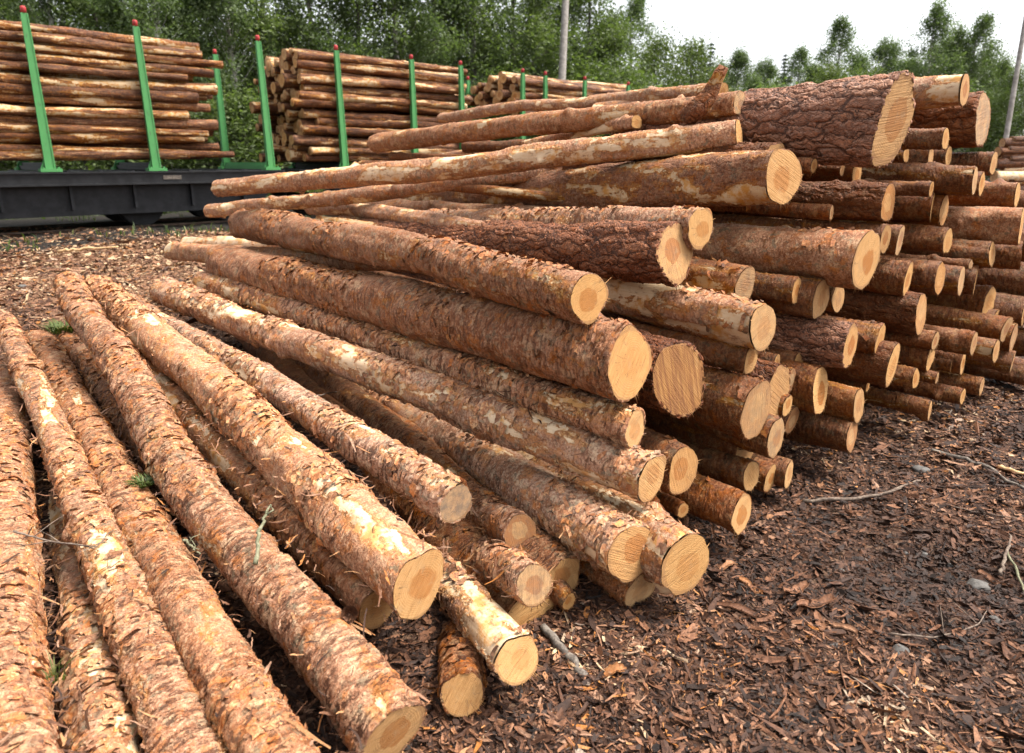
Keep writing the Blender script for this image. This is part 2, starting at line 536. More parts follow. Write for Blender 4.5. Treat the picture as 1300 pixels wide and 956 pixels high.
M_BARK = mat_bark()
M_BARKF = mat_bark('far_pine_bark', False, .2)
M_CUT = mat_cut()
M_GROUND = mat_ground()
M_CHIP = mat_litter()
M_STONE = mat_simple('grey_stone', (.055, .05, .045), (.125, .115, .105), 25, .85, .6)
M_TWIG = mat_simple('dead_twig', (.075, .05, .038), (.19, .145, .11), 60, .85, .6)
M_MOSSY = mat_simple('mossy_twig', (.10, .10, .055), (.20, .19, .12), 50, .9, .7)
M_SPLINT = mat_simple('splintered_wood', (.40, .23, .10), (.66, .46, .25), 70, .8, .6)
M_GREYWOOD = mat_simple('weathered_wood', (.075, .06, .05), (.20, .17, .14), 40, .9, .7)
def mat_paint(name, c1, c2):
    n = NT(name)
    P = n.obj()
    f = n.noise(P, 3.5, 5, .65)
    g = n.noise(n.vmath('MULTIPLY', P, (1, 1, .25)), 28, 4, .7)
    c = n.mix(f, c1, c2)
    c = n.mix(n.smooth(g, .54, .70, 0, .6), c, (.06, .075, .045))
    c = n.mix(n.smooth(n.noise(P, 46, 4, .7), .64, .70, 0, .8), c, (.13, .07, .045))
    n.bsdf(c, .6, .3, g, .25, .003)
    return n.m


M_GREEN = mat_paint('green_paint', (.048, .19, .055), (.075, .265, .085))
M_RED = mat_paint('red_paint', (.32, .025, .03), (.44, .045, .045))
M_DARKSTEEL = mat_simple('dark_steel_paint', (.006, .0065, .008), (.014, .0145, .017), 6, .55, .15)
M_SILL = mat_simple('grey_steel_paint', (.007, .007, .008), (.016, .0165, .018), 5, .5, .1)
M_RAIL = mat_simple('rusty_rail', (.05, .03, .02), (.12, .075, .05), 12, .6, .3)
M_POLE = mat_simple('grey_pole_wood', (.19, .17, .15), (.30, .275, .25), 8, .85, .4)
M_TRUNK = mat_simple('tree_bark', (.04, .035, .03), (.12, .105, .09), 8, .9, .6, dist=.03)
M_BIRCHT = mat_simple('birch_bark', (.07, .06, .05), (.55, .53, .48), 5, .8, .3, dist=.02)
LEAFSTOP = [(0, (.040, .056, .018)), (.4, (.080, .112, .036)), (.75, (.118, .155, .052)), (1, (.16, .20, .08))]
M_LEAF_DARK = mat_leaf('dark_leaves', LEAFSTOP)
M_LEAF_BIRCH = mat_leaf('birch_leaves', [(0, (.048, .072, .026)), (.5, (.092, .130, .050)), (1, (.155, .195, .095))])
M_LEAF_WILLOW = mat_leaf('willow_leaves', [(0, (.035, .055, .014)), (.5, (.085, .115, .030)), (1, (.16, .19, .06))])
M_NEEDLE = mat_leaf('spruce_needles', [(0, (.008, .017, .009)), (.5, (.018, .035, .017)), (1, (.036, .058, .028))], .15)
M_GRASS = mat_leaf('grass_blades', [(0, (.03, .05, .012)), (.6, (.075, .11, .025)), (1, (.16, .17, .06))])
M_MOSS = mat_leaf('moss', [(0, (.03, .05, .008)), (.6, (.07, .10, .018)), (1, (.13, .15, .04))], .2)
# ------------------------------------------------------------------ ground
def sstep(x, a, b):
    t = np.clip((np.asarray(x, float) - a) / (b - a), 0, 1)
    return t * t * (3 - 2 * t)


def gheight(x, y):
    x = np.asarray(x, float)
    y = np.asarray(y, float)
    sh = x.shape
    rise = np.clip(y - 3.2, 0, 10) * .042
    rise = rise * (1 - .85 * sstep(x - .35 * y, -1.5, 2.5))
    dip = -.05 * np.clip(3.4 - y, 0, 2.5)
    z = rise + dip
    near = 1 - sstep(np.hypot(x, y), 14, 30)
    b = .10 * n2(x, y, .9, 3) + .075 * n2(x, y, 2.7, 4) + .045 * n2(x, y, 8, 5) + .02 * n2(x, y, 22, 6)
    z = z + b.reshape(sh) * near
    z = z - .09 * np.exp(-(((x - 1.95) / .55) ** 2 + ((y - 2.75) / .3) ** 2)) * 1.0
    return z


def axis(lo, hi, step, far):
    a = list(np.arange(lo, hi + 1e-6, step))
    s = step
    v = hi
    while v < far:
        s *= 1.25
        v += s
        a.append(v)
    s = step
    v = lo
    pre = []
    while v > -far:
        s *= 1.25
        v -= s
        pre.append(v)
    return np.array(pre[::-1] + a)


gx = axis(-9, 8, .04, 500)
gy = axis(.4, 13, .04, 600)
GX, GY = np.meshgrid(gx, gy)
GZ = gheight(GX, GY)
nx_, ny_ = len(gx), len(gy)
ii = (np.arange(ny_ - 1)[:, None] * nx_ + np.arange(nx_ - 1)[None]).ravel()
gme = mesh_np('ground', np.stack([GX.ravel(), GY.ravel(), GZ.ravel()], 1),
              [np.stack([ii, ii + 1, ii + nx_ + 1, ii + nx_], 1)], [M_GROUND])
tag(link('ground', gme), kind='structure')

# ------------------------------------------------------------------ logs
LOGS = """
# id nx ny r | far x,y,r or - | opts | label
F1 8 1040 62 | 10 462 19 | tone=.75 peel=.3 d=1.62 L=5.0 | thick pink flaky log cut off by the left edge of the picture
F2 275 1035 42 | 4 405 10 | tone=.8 peel=.38 d=1.78 L=5.1 | slim flaky log with pale peeled strips, second from the left in the foreground
F3b 140 1015 40 | 70 560 20 | tone=.75 peel=.55 d=1.85 L=3.6 | short low log with much peeled bark, wedged between the two leftmost foreground logs
F3 388 1035 47 | 52 432 15 | tone=.68 peel=.25 d=1.72 L=5.1 | flaky log crossed by a dead twig bundle, third large one from the left
F4 236 640 21 | 82 424 13 | tone=.5 peel=.15 d=3.25 L=3.4 | thin dull pink log sunk low between two larger foreground logs
F5 498 932 45 | 88 362 17 | tone=.7 peel=.22 d=2.0 | long foreground log carrying a mossy stick, its cut end near the bottom edge
F6 532 741 49 | 124 368 18 | tone=.85 peel=.36 fl=1.3 | biggest foreground log, round ringed end over the peeled white log
F6b 480 770 30 | 106 390 12 | tone=.72 peel=.36 d=2.62 | log tucked along the lower left side of the biggest foreground log, its end half hidden
F7 657 836 30 | 395 560 18 | tone=.8 peel=.74 d=2.3 | pale log stripped of bark, lowest foreground log with a squarish end
F8 588 880 29 | 575 650 20 | tone=.3 peel=.1 d=2.3 L=3.2 | log end just showing at the bottom edge under the stripped log
F9 578 638 26 | 165 384 10 | tone=.85 peel=.34 d=2.75 dirty=.75 | slender log with a black stained end left of a grey cut one
F10 676 742 26 | 470 615 17 | tone=.8 peel=.3 d=2.5 | log with a white scraped top, below the black stained log end
F11 659 676 22 | 420 530 14 | tone=.75 peel=.35 d=2.95 dirty=.35 | thin log with a greyish end and green flaked bark behind the black stained end
F12 802 700 39 | 395 468 16 | tone=.85 peel=.3 d=2.74 fl=1.2 | stout pink log with a splintered sawn end, middle of the foreground heap
F13 712 735 32 | - | tone=.4 peel=.2 d=2.85 | shaded log end right behind the log with a white scraped top
F14 670 790 42 | - | tone=.35 peel=.2 d=2.78 | broad dark bottom log end behind the stripped white log
F16 812 750 27 | - | tone=.4 peel=.2 d=2.86 | low log end directly under the stout pink log
F17 872 714 40 | - | tone=.75 peel=.55 d=2.75 | log with a white stripped upper side and tall oval end by the ground
F18 827 606 30 | 208 370 17 | tone=.85 peel=.42 d=2.85 fl=1.2 | long knobbly light log with peeled patches running far back to the left
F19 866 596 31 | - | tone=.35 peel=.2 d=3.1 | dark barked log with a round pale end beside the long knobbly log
F20 941 653 26 | - | tone=.4 peel=.15 d=3.15 | brown log jutting out along the ground below the pile
F21 805 545 25 | 256 357 12 | tone=.75 peel=.34 d=2.9 | slim light log lying under the thick dark log
F22 799 463 46 | 284 336 25 | tone=.5 furrow=.22 peel=.15 torn=.7 | thick dark brown log with coarse bark and a large round pale end
F23 747 378 32 | 311 285 22 | tone=.5 furrow=.15 peel=.22 d=2.85 | brown log with reddish heart in its end, lying above the thick dark log
F24 856 322 34 | 430 298 20 | tone=.85 furrow=.9 peel=.02 d=3.3 heart=1 tx=-.12 | grey dark log with deeply cracked lichen bark and an orange end
F25 889 289 25 | 440 284 13 | tone=.7 peel=.3 d=3.35 | light pinkish log lying on top of the cracked lichen log
F26 640 300 12 | 393 263 10 | tone=.8 peel=.4 d=4.4 | short thin light log showing its far end in the middle of the heap
F27 850 280 16 | 450 262 13 | tone=.6 peel=.2 d=4.3 | pinkish log squeezed under the thin root ended log
F28 994 224 37 | 520 258 19 | tone=.45 furrow=.3 peel=.38 torn=.3 d=3.6 | large reddish log with a tall orange oval end and a pale peeled stripe
F29 730 213 10 | 266 268 9 | tone=.75 peel=.45 d=5.2 | thin crooked pole log ending in a broken tip on the heap
F30 938 171 20 | 277 240 11 | tone=.8 peel=.5 d=4.15 | long straight light log near the top, narrow pale oval end
F31 940 132 15 | 476 182 17 | tone=.65 peel=.3 d=4.25 dirty=.55 | long upper log with a grey weathered end and an upright branch stub
F33 917 115 9.5 | 560 150 6 | tone=.75 peel=.4 d=5.4 | thinnest topmost pole log against the distant trees
F34 808 155 8.5 | 560 200 7 | tone=.8 peel=.4 d=4.7 | thin log stub resting on the long straight light log
F35 1135 152 51 | - | tone=.85 furrow=.75 peel=.02 d=3.75 tx=.1 ty=-.22 sq=.9 L=1.9 | huge furrowed butt log on top of the pile with an oblique grey end
F36 986 208 30 | - | tone=.25 furrow=.4 peel=.1 d=4.0 L=1.6 | dark log hidden just behind the large reddish log end
F37 1224 115 22 | - | tone=.7 peel=.45 d=4.4 L=3.0 | topmost log right of the huge butt, orange peeled and pale ended
F38 1247 152 33 | - | tone=.5 furrow=.5 peel=.1 d=4.75 L=2.4 dirty=.6 | dark log with a dirty stained end at the upper right
F39 1200 176 14 | - | tone=.3 peel=.15 d=4.0 spl=2 | small log with long splinters on its end under the peeled top log
F40 1033 211 9 | - | tone=.4 peel=.2 d=3.9 | little round stub just right of the large reddish log end
F41 1069 215 9 | - | tone=.3 peel=.2 d=4.3 | small recessed log end under the huge butt, left of a bigger one
F42 1087 220 15 | - | tone=.3 peel=.2 d=4.4 | half hidden pale log end under the middle of the huge butt
F43 1150 196 9 | - | tone=.3 peel=.2 d=4.45 | small pale log end peeping out below the huge butt tip
F44 1181 200 13 | - | tone=.3 peel=.2 d=4.6 | recessed log end below the splintered small log
F45 1204 198 12 | - | tone=.3 peel=.2 d=4.7 | recessed log end left of the dull red log under the dirty end
F46 1261 208 15 | - | tone=.5 peel=.15 d=4.85 | dull red log with a thin edge-on end below the dirty stained one
F47 1237 229 19 | - | tone=.35 peel=.3 d=4.4 | long brown log with a pale end, in the row below the splintered log
F48 1246 234 14 | - | tone=.4 peel=.25 d=4.75 | smaller log end tucked against the right of a long brown one
F49 1291 247 16 | - | tone=.6 peel=.4 d=5.0 | log with a whitish top near the right edge, beside the far timber stack
F50 1127 258 23 | - | tone=.25 furrow=.4 peel=.08 d=4.05 | dark log with an upright oval end below the left of the long brown one
F51 1182 240 9 | - | tone=.35 peel=.2 d=4.35 | thin brown log with an edge-on end under the long brown one
F52 1183 263 17 | - | tone=.3 peel=.2 d=4.5 | narrow log end left of a similar one, beneath the thin brown log
F53 1198 267 20 | - | tone=.3 peel=.25 d=4.55 | narrow log end just left of the wide reddish log at the right edge
F54 1296 287 24 | - | tone=.55 furrow=.2 peel=.05 torn=.1 d=4.75 | wide smooth reddish log reaching the right edge
F55 1203 306 17 | - | tone=.35 peel=.2 d=4.45 | mossy dark log with a slanted pale end under the wide reddish log
F56 1259 322 15 | - | tone=.5 peel=.2 d=4.75 | small log poking out beneath the wide reddish log
F57 1296 325 17 | - | tone=.35 peel=.2 d=5.0 | log end cut by the right edge, under the wide reddish log
F58 1100 328 38 | - | tone=.6 peel=.12 torn=.15 d=3.7 | large smooth reddish log with a bright end, centre of the right pile
F59 1055 270 9 | - | tone=.4 peel=.3 d=3.85 | thin log with a splintered tip on top of the large smooth reddish log
F60 1124 303 19 | - | tone=.35 peel=.2 d=4.1 | log end half covered by the large smooth reddish log
F60b 1142 306 20 | - | tone=.35 peel=.2 d=4.25 | log end right behind the half covered one in the centre of the right pile
F61 1152 354 20 | - | tone=.35 peel=.2 d=4.2 | reddish log with a speckled oval end right of the large smooth log
F62 1193 353 22 | - | tone=.35 peel=.2 d=4.4 | log with a bright yellow oval end in the middle right of the pile
F63 1220 356 18 | - | tone=.35 peel=.2 d=4.6 | log with a narrow end just right of the bright yellow oval
F64 1238 357 18 | - | tone=.25 peel=.15 d=4.8 | shaded narrow log end, second right of the bright yellow oval
F65 1232 336 6 | - | tone=.4 peel=.2 d=4.65 | thin stick-like log over the shaded narrow end
F66 946 362 23 | - | tone=.45 peel=.45 d=3.55 | recessed log end with peeled orange bark under the large smooth log
F67 1011 370 16 | - | tone=.35 peel=.35 d=3.75 | small orange log end left of a taller one beneath the large smooth log
F68 1042 381 25 | - | tone=.3 peel=.2 d=3.8 | tall log end in the niche under the large smooth log
F69 1064 377 20 | - | tone=.35 peel=.2 d=4.0 dirty=.3 | grey weathered log end at the right of the niche under the large smooth log
F70 968 414 31 | - | tone=.6 peel=.62 d=3.2 fl=1 spl=1.2 | log with torn orange peeled bark, its bright end over a smaller one
F71 953 456 19 | - | tone=.25 peel=.15 d=3.3 | dark log end tucked below the torn orange log
F72 1079 441 28 | - | tone=.7 furrow=.95 peel=.02 d=3.75 heart=1 | furrowed dark log with a reddish end right of the torn orange log
F73 1117 431 23 | - | tone=.45 peel=.4 d=4.0 | log with an orange flank and pale end behind the furrowed dark one
F74 1169 398 26 | - | tone=.25 furrow=.4 peel=.08 d=4.25 | dark barked log with a dim oval end, below the speckled end
F75 1187 433 12 | - | tone=.45 peel=.3 d=4.3 | small log with a ragged light tip in the lower right of the pile
F76 1181 454 18 | - | tone=.25 peel=.2 d=4.4 | dim oval log end directly under the ragged light tip
F77 1133 462 28 | - | tone=.25 furrow=.3 peel=.08 d=4.0 | log with a large yellow oval end crossed by a saw line
F78 1236 436 15 | - | tone=.4 peel=.3 d=4.6 | slanted narrow log end with an orange flank at the lower right
F79 1264 447 15 | - | tone=.4 peel=.35 d=4.75 | next log right of the orange flanked one, pale bark
F80 1277 418 17 | - | tone=.25 peel=.2 d=4.95 | left one of two thin slanted ends near the right edge
F81 1286 430 19 | - | tone=.25 peel=.2 d=5.05 | right one of two thin slanted ends near the right edge
F82 1285 460 14 | - | tone=.3 peel=.2 d=5.05 | narrow log end below the two thin slanted ends
F83 1302 478 11 | - | tone=.3 peel=.2 d=5.25 | last small log end at the right edge near the ground
F84 1222 461 14 | - | tone=.25 peel=.2 d=4.75 | dull recessed log end between the orange flanked log and the ground
F85 1208 464 8 | - | tone=.25 peel=.2 d=4.75 | tiny dark log end left of the dull recessed one
F86 1162 481 13 | - | tone=.3 peel=.2 d=4.25 | small bright log end with a dark heart beside the saw lined oval
F87 1189 480 8 | - | tone=.35 peel=.3 d=4.4 | little broken log tip right of the dark hearted small end
F88 1246 490 12 | - | tone=.45 peel=.35 d=4.75 | thin log with a frayed white tip lying at the pile foot
F89 1222 503 11 | - | tone=.15 peel=.1 d=4.6 | dark short log on the ground under the frayed tip
F90 1180 520 11 | - | tone=.3 peel=.2 d=4.35 | thin dark log sticking far out of the pile foot on the right
F91 1090 515 21 | - | tone=.35 peel=.25 d=3.85 | log with a pale ringed end resting on a yellow ended one
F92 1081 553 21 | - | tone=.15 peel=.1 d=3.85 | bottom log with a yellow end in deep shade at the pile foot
F93 1041 496 31 | - | tone=.2 peel=.15 d=3.75 heart=1 | dark log with an angular six sided reddish end
F94 987 500 34 | - | tone=.25 furrow=.6 peel=.05 d=3.55 | dark rimmed log end behind the big pale oval
F95 960 521 39 | - | tone=.4 peel=.3 d=3.25 | log with the biggest pale oval end low in the pile
F96 985 554 27 | - | tone=.3 peel=.2 d=3.4 spl=1.5 | pale splintered log end under the dark rimmed one
F97 946 568 23 | - | tone=.25 peel=.2 d=3.55 | shaded log end under the biggest pale oval
F98 953 603 20 | - | tone=.25 peel=.2 d=3.45 | small oval log end on the ground below the pile, left of a barky stub
F99 978 606 18 | - | tone=.4 peel=.35 d=3.6 stub=1 | barky stub between two small oval ends at the pile foot
F100 1001 602 18 | - | tone=.3 peel=.2 d=3.65 | small oval log end right of the barky stub at the pile foot
F101 863 482 46 | - | tone=.5 furrow=.7 peel=.03 d=3.1 tx=.1 ty=.2 sq=.85 plank=1 | reddish split faced butt log with vertical grain, right of the large round pale end
F102 986 460 12 | - | tone=.25 peel=.2 d=3.75 | recessed log end peeping below the furrowed dark log
F103 1013 459 11 | - | tone=.25 peel=.2 d=3.85 | pale recessed log corner right of another one below the furrowed dark log
F104 1004 483 15 | - | tone=.5 peel=.5 d=3.7 | pinkish stub squeezed between the dark rimmed end and the angular end
F105 999 515 14 | - | tone=.25 peel=.2 d=3.6 | orange log end wedged behind the dark rimmed one
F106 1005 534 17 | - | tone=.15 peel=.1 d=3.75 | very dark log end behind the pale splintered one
F107 1101 490 9 | - | tone=.25 peel=.2 d=4.2 | small pale recessed end above the thin log sticking out
F109 866 648 10 | - | tone=.3 peel=.2 d=3.2 | little pale log end in the gap behind the brown jutting log
F110 520 330 15 | 219 319 11 | tone=.75 peel=.3 d=4.6 | grey-pink log whose far tip sticks out left of the thick dark log
F111 560 318 14 | 236 309 8 | tone=.85 peel=.6 d=4.9 | pale thin log tip lying beside the grey-pink one at the back
R1 1342 362 25 | - | tone=.2 peel=.1 d=5.2 | dark log body below the wide reddish one, running off the right edge
R2 1352 398 22 | - | tone=.22 peel=.1 d=5.4 | dark log in the next row down that runs off the right edge
R3 1335 440 20 | - | tone=.2 peel=.15 d=5.4 | low dark log running off the right edge beside the two thin slanted ends
R4 1362 315 22 | - | tone=.25 peel=.1 d=5.5 | shaded log behind the wide reddish one, running off the right edge
R5 1300 396 20 | - | tone=.2 peel=.1 d=5.2 | dark log with its end cut by the right edge, above the two thin slanted ends
R6 1325 262 18 | - | tone=.4 peel=.3 d=5.3 | brown log running off the right edge, right of the whitish topped one
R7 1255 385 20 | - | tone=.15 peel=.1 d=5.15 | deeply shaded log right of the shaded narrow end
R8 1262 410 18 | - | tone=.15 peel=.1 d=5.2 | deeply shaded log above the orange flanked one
R9 1345 480 16 | - | tone=.2 peel=.1 d=5.6 | lowest dark log at the foot of the pile on the right edge
F15 722 763 12 | - | tone=.4 peel=.3 d=2.78 L=1.2 | tiny split log tip peeping out of the litter left of the low log end
"""
Q1 = CAM + ray(985, 620) * (-H / ray(985, 620)[2])
Q2 = CAM + ray(1246, 500) * (-H / ray(1246, 500)[2])
ft = (Q2 - Q1)[:2] / np.linalg.norm((Q2 - Q1)[:2])
FN = np.array([ft[1], -ft[0], 0])
D0 = np.array([-ft[1], ft[0], 0])


def frame(P0, P1):
    z = (P1 - P0) / np.linalg.norm(P1 - P0)
    up = np.array([0, 0, 1.0])
    y = up - z * z[2]
    y /= np.linalg.norm(y)
    x = np.cross(y, z)
    m = np.eye(4)
    m[:3, 0], m[:3, 1], m[:3, 2], m[:3, 3] = x, y, z, P0
    return Matrix(m.tolist())


def log_mesh(L, r0, r1, zs, S, seed, furrow=0.0, tx=0.0, ty=0.0, sq=1.0, bow=.02, nflake=0, flk_zmax=None, lump=1.0):
    rg = np.random.default_rng(seed)
    zs = np.asarray(zs)
    n = len(zs)
    th = np.linspace(0, 2 * math.pi, S, endpoint=False)
    Z, T = np.meshgrid(zs, th, indexing='ij')

    bx, by = rg.normal(0, bow, 2)
    ph = rg.random() * 6

    def rad(Z, T):
        base = r0 + (r1 - r0) * Z / L
        if furrow > .4:
            base = base * (1 + .05 * np.exp(-Z / .35))
        p = np.stack([np.cos(T).ravel() * 1.1, np.sin(T).ravel() * 1.1, Z.ravel() * 2.2 + seed], 1)
        p2 = np.stack([np.cos(T).ravel() * 2.6, np.sin(T).ravel() * 2.6, Z.ravel() * 8 + seed], 1)
        nz = (vnoise(p, seed) - .5) * .26 + (vnoise(p2, seed + 1) - .5) * .14
        return base * (1 + lump * nz.reshape(Z.shape))

    knots = [(rg.random() * L, rg.random() * 6.28, rg.uniform(.02, .05), rg.uniform(.012, .032)) for _ in range(int(L * 2.2))]

    def surf(Z, T, extra=0.0):
        R = rad(Z, T) + extra
        for kz, kt, kw, kh in knots:
            dt = np.abs((T - kt + math.pi) % (2 * math.pi) - math.pi) * (r0 + r1) / 2
            dd = ((Z - kz) ** 2 + dt ** 2) / kw ** 2
            R = R + kh * lump * np.exp(-dd)
        X = R * np.cos(T) * sq
        Y = R * np.sin(T)
        cz = np.sin(np.pi * np.clip(Z / L, 0, 1))
        wob = np.sin(Z * 2.1 + ph) * cz
        Zo = Z + (tx * X + ty * Y) * np.clip(1 - Z / .8, 0, 1)
        return np.stack([X + bx * cz + .4 * by * wob, Y + by * cz + .4 * bx * wob, Zo], -1)

    V = surf(Z, T)
    ring0 = V[0].copy()
    ringN = V[-1].copy()
    # inner lip so that the bark has thickness at the cut
    lip = ring0 * np.array([.965, .965, 1.0]) if furrow < .5 else ring0 * np.array([.92, .92, 1.0])
    lip[:, 2] += .001
    verts = np.concatenate([lip[None], V]).reshape(-1, 3)
    nn = n + 1
    i = np.arange(nn - 1)[:, None] * S
    j = np.arange(S)[None]
    j2 = (j + 1) % S
    # local frame is left-handed on screen, wind so normals point outwards
    quads = np.stack([i + j, i + j2, i + S + j2, i + S + j], -1).reshape(-1, 4)
    attr = np.zeros(len(verts))
    if nflake:
        zmax = flk_zmax or L
        # loose curled bark flakes
        cz = rg.random(nflake * 4) * zmax
        zn = vnoise(np.stack([cz * 0 + seed, cz * 3.1, cz * 0], 1), seed) + rg.normal(0, .06, nflake * 4)
        cz = cz[np.argsort(-zn)[:nflake * 2]][rg.permutation(nflake * 2)[:nflake]]
        ct = rg.normal(math.pi / 2, 1.25, nflake)
        wT = rg.uniform(.006, .026, nflake)
        wZ = rg.uniform(.0035, .011, nflake)
        longs = rg.random(nflake) < .08
        wZ[longs] *= 3.5
        lift = rg.uniform(.003, .016, nflake)
        rot = rg.normal(0, .4, nflake)
        sgn = np.where(rg.random(nflake) < .7, 1, -1)
        u = np.array([-1, -.33, .33, 1])
        w = np.array([0, .55, 1])
        UU, WW = np.meshgrid(u, w, indexing='ij')
        jag = rg.normal(0, .22, (nflake, 4, 3))
        A = UU[None] * wT[:, None, None] * (1 + jag)
        B = (WW[None] - .4) * 2 * wZ[:, None, None] * (1 + jag[:, ::-1]) * sgn[:, None, None]
        cr, sr = np.cos(rot)[:, None, None], np.sin(rot)[:, None, None]
        aa, bb = A * cr - B * sr, A * sr + B * cr
        rr = (r0 + (r1 - r0) * cz / L)[:, None, None]
        Tf = ct[:, None, None] + aa / rr
        Zf = np.clip(cz[:, None, None] + bb, 0.004, L)
        ex = .003 + lift[:, None, None] * WW[None] ** 1.6 + rg.normal(0, .0012, (nflake, 4, 3))
        FV = surf(Zf.reshape(nflake * 4, 3), Tf.reshape(nflake * 4, 3), ex.reshape(nflake * 4, 3)).reshape(-1, 3)
        b0 = len(verts)
        k = (np.arange(nflake) * 12)[:, None, None]
        a_ = np.arange(3)[None, :, None] * 3
        b_ = np.arange(2)[None, None, :]
        q = np.stack([k + a_ + b_, k + a_ + 3 + b_, k + a_ + 4 + b_, k + a_ + 1 + b_], -1).reshape(-1, 4) + b0
        verts = np.concatenate([verts, FV])
        quads = np.concatenate([quads, q])
        attr = np.concatenate([attr, np.repeat(np.clip(rg.beta(2, 2.2, nflake), .05, 1), 12)])
    return verts, quads, attr, ring0, ringN


def end_mesh(ring, outward, seed, spl=1.0, r=.1):
    """sawn face spanning a boundary ring; outward = -1 near end, +1 far end"""
    rg = np.random.default_rng(seed + 99)
    S = len(ring)
    c = ring.mean(0)
    fr = np.array([.02, .15, .3, .45, .6, .72, .84, .92, .975])
    V = c + (ring - c)[None] * fr[:, None, None]
    V[..., 2] += outward * .003 + 0 * V[..., 0]
    V = V.reshape(-1, 3)
    i = np.arange(len(fr) - 1)[:, None] * S
    j = np.arange(S)[None]
    j2 = (j + 1) % S
    q = np.stack([i + j, i + S + j, i + S + j2, i + j2], -1).reshape(-1, 4)
    if outward < 0:
        q = q[:, ::-1]
    cap = np.arange(S)[None]
    faces = [q, cap if outward > 0 else cap[:, ::-1]]
    # wood splinters left along the lower edge by the saw
    k = int(46 * spl)
    if k:
        ids = rg.integers(0, S, k)
        low = -ring[ids, 1] / r + .35 * ring[ids, 0] / r * -1
        keep = low + rg.normal(0, .35, k) > .55
        ids = ids[keep]
        k = len(ids)
        if k:
            base = ring[ids]
            rad = (base - c) / np.linalg.norm(base - c, axis=1)[:, None]
            tan = np.stack([-rad[:, 1], rad[:, 0], 0 * rad[:, 0]], 1)
            ln = rg.gamma(2.0, .0055, k) * (.8 + .4 * spl)
            wd = rg.uniform(.0012, .003, k)
            p0 = base * 1.0 - rad * .006 + np.array([0, 0, outward * .003])
            tip = base + rad * ln[:, None] + tan * rg.normal(0, .004, k)[:, None] + np.stack([0 * ln, 0 * ln, outward * rg.uniform(-.004, .012, k)], 1)
            T4 = np.stack([p0 - tan * wd[:, None], p0 + tan * wd[:, None], tip, p0 + np.array([0, 0, -outward * .004])], 1).reshape(-1, 3)
            b = len(V) + np.arange(k)[:, None] * 4
            tr = np.concatenate([b + np.array([[0, 1, 2]]), b + np.array([[1, 3, 2]]), b + np.array([[3, 0, 2]])])
            V = np.concatenate([V, T4])
            faces.append(tr)
    return V, faces


def set_bark(o, seed, tone, furrow, peel, torn=1.0):
    o['seed'], o['tone'], o['furrow'], o['peel'], o['torn'] = float(seed), float(tone), float(furrow), float(peel), float(torn)


def set_cut(o, seed, r, dirty=0.0, plank=0.0, heart=.8):
    o['seed'], o['radius'], o['dirty'], o['plank'], o['heart'] = float(seed), float(r), float(dirty), float(plank), float(heart)


LOGINFO = {}
GROUP_PILE = 'sawn pine logs heaped in the timber yard'


def ring_positions(P0, P1, L, dense):
    zs = [0.0]
    while zs[-1] < L:
        z = zs[-1]
        p = P0 + (P1 - P0) * z / L
        d = np.linalg.norm(p - CAM)
        ds = min(max(.0019 * d, .0052), .03)
        if z > dense:
            ds = .09
        zs.append(z + ds)
    zs[-1] = L
    return np.array(zs)


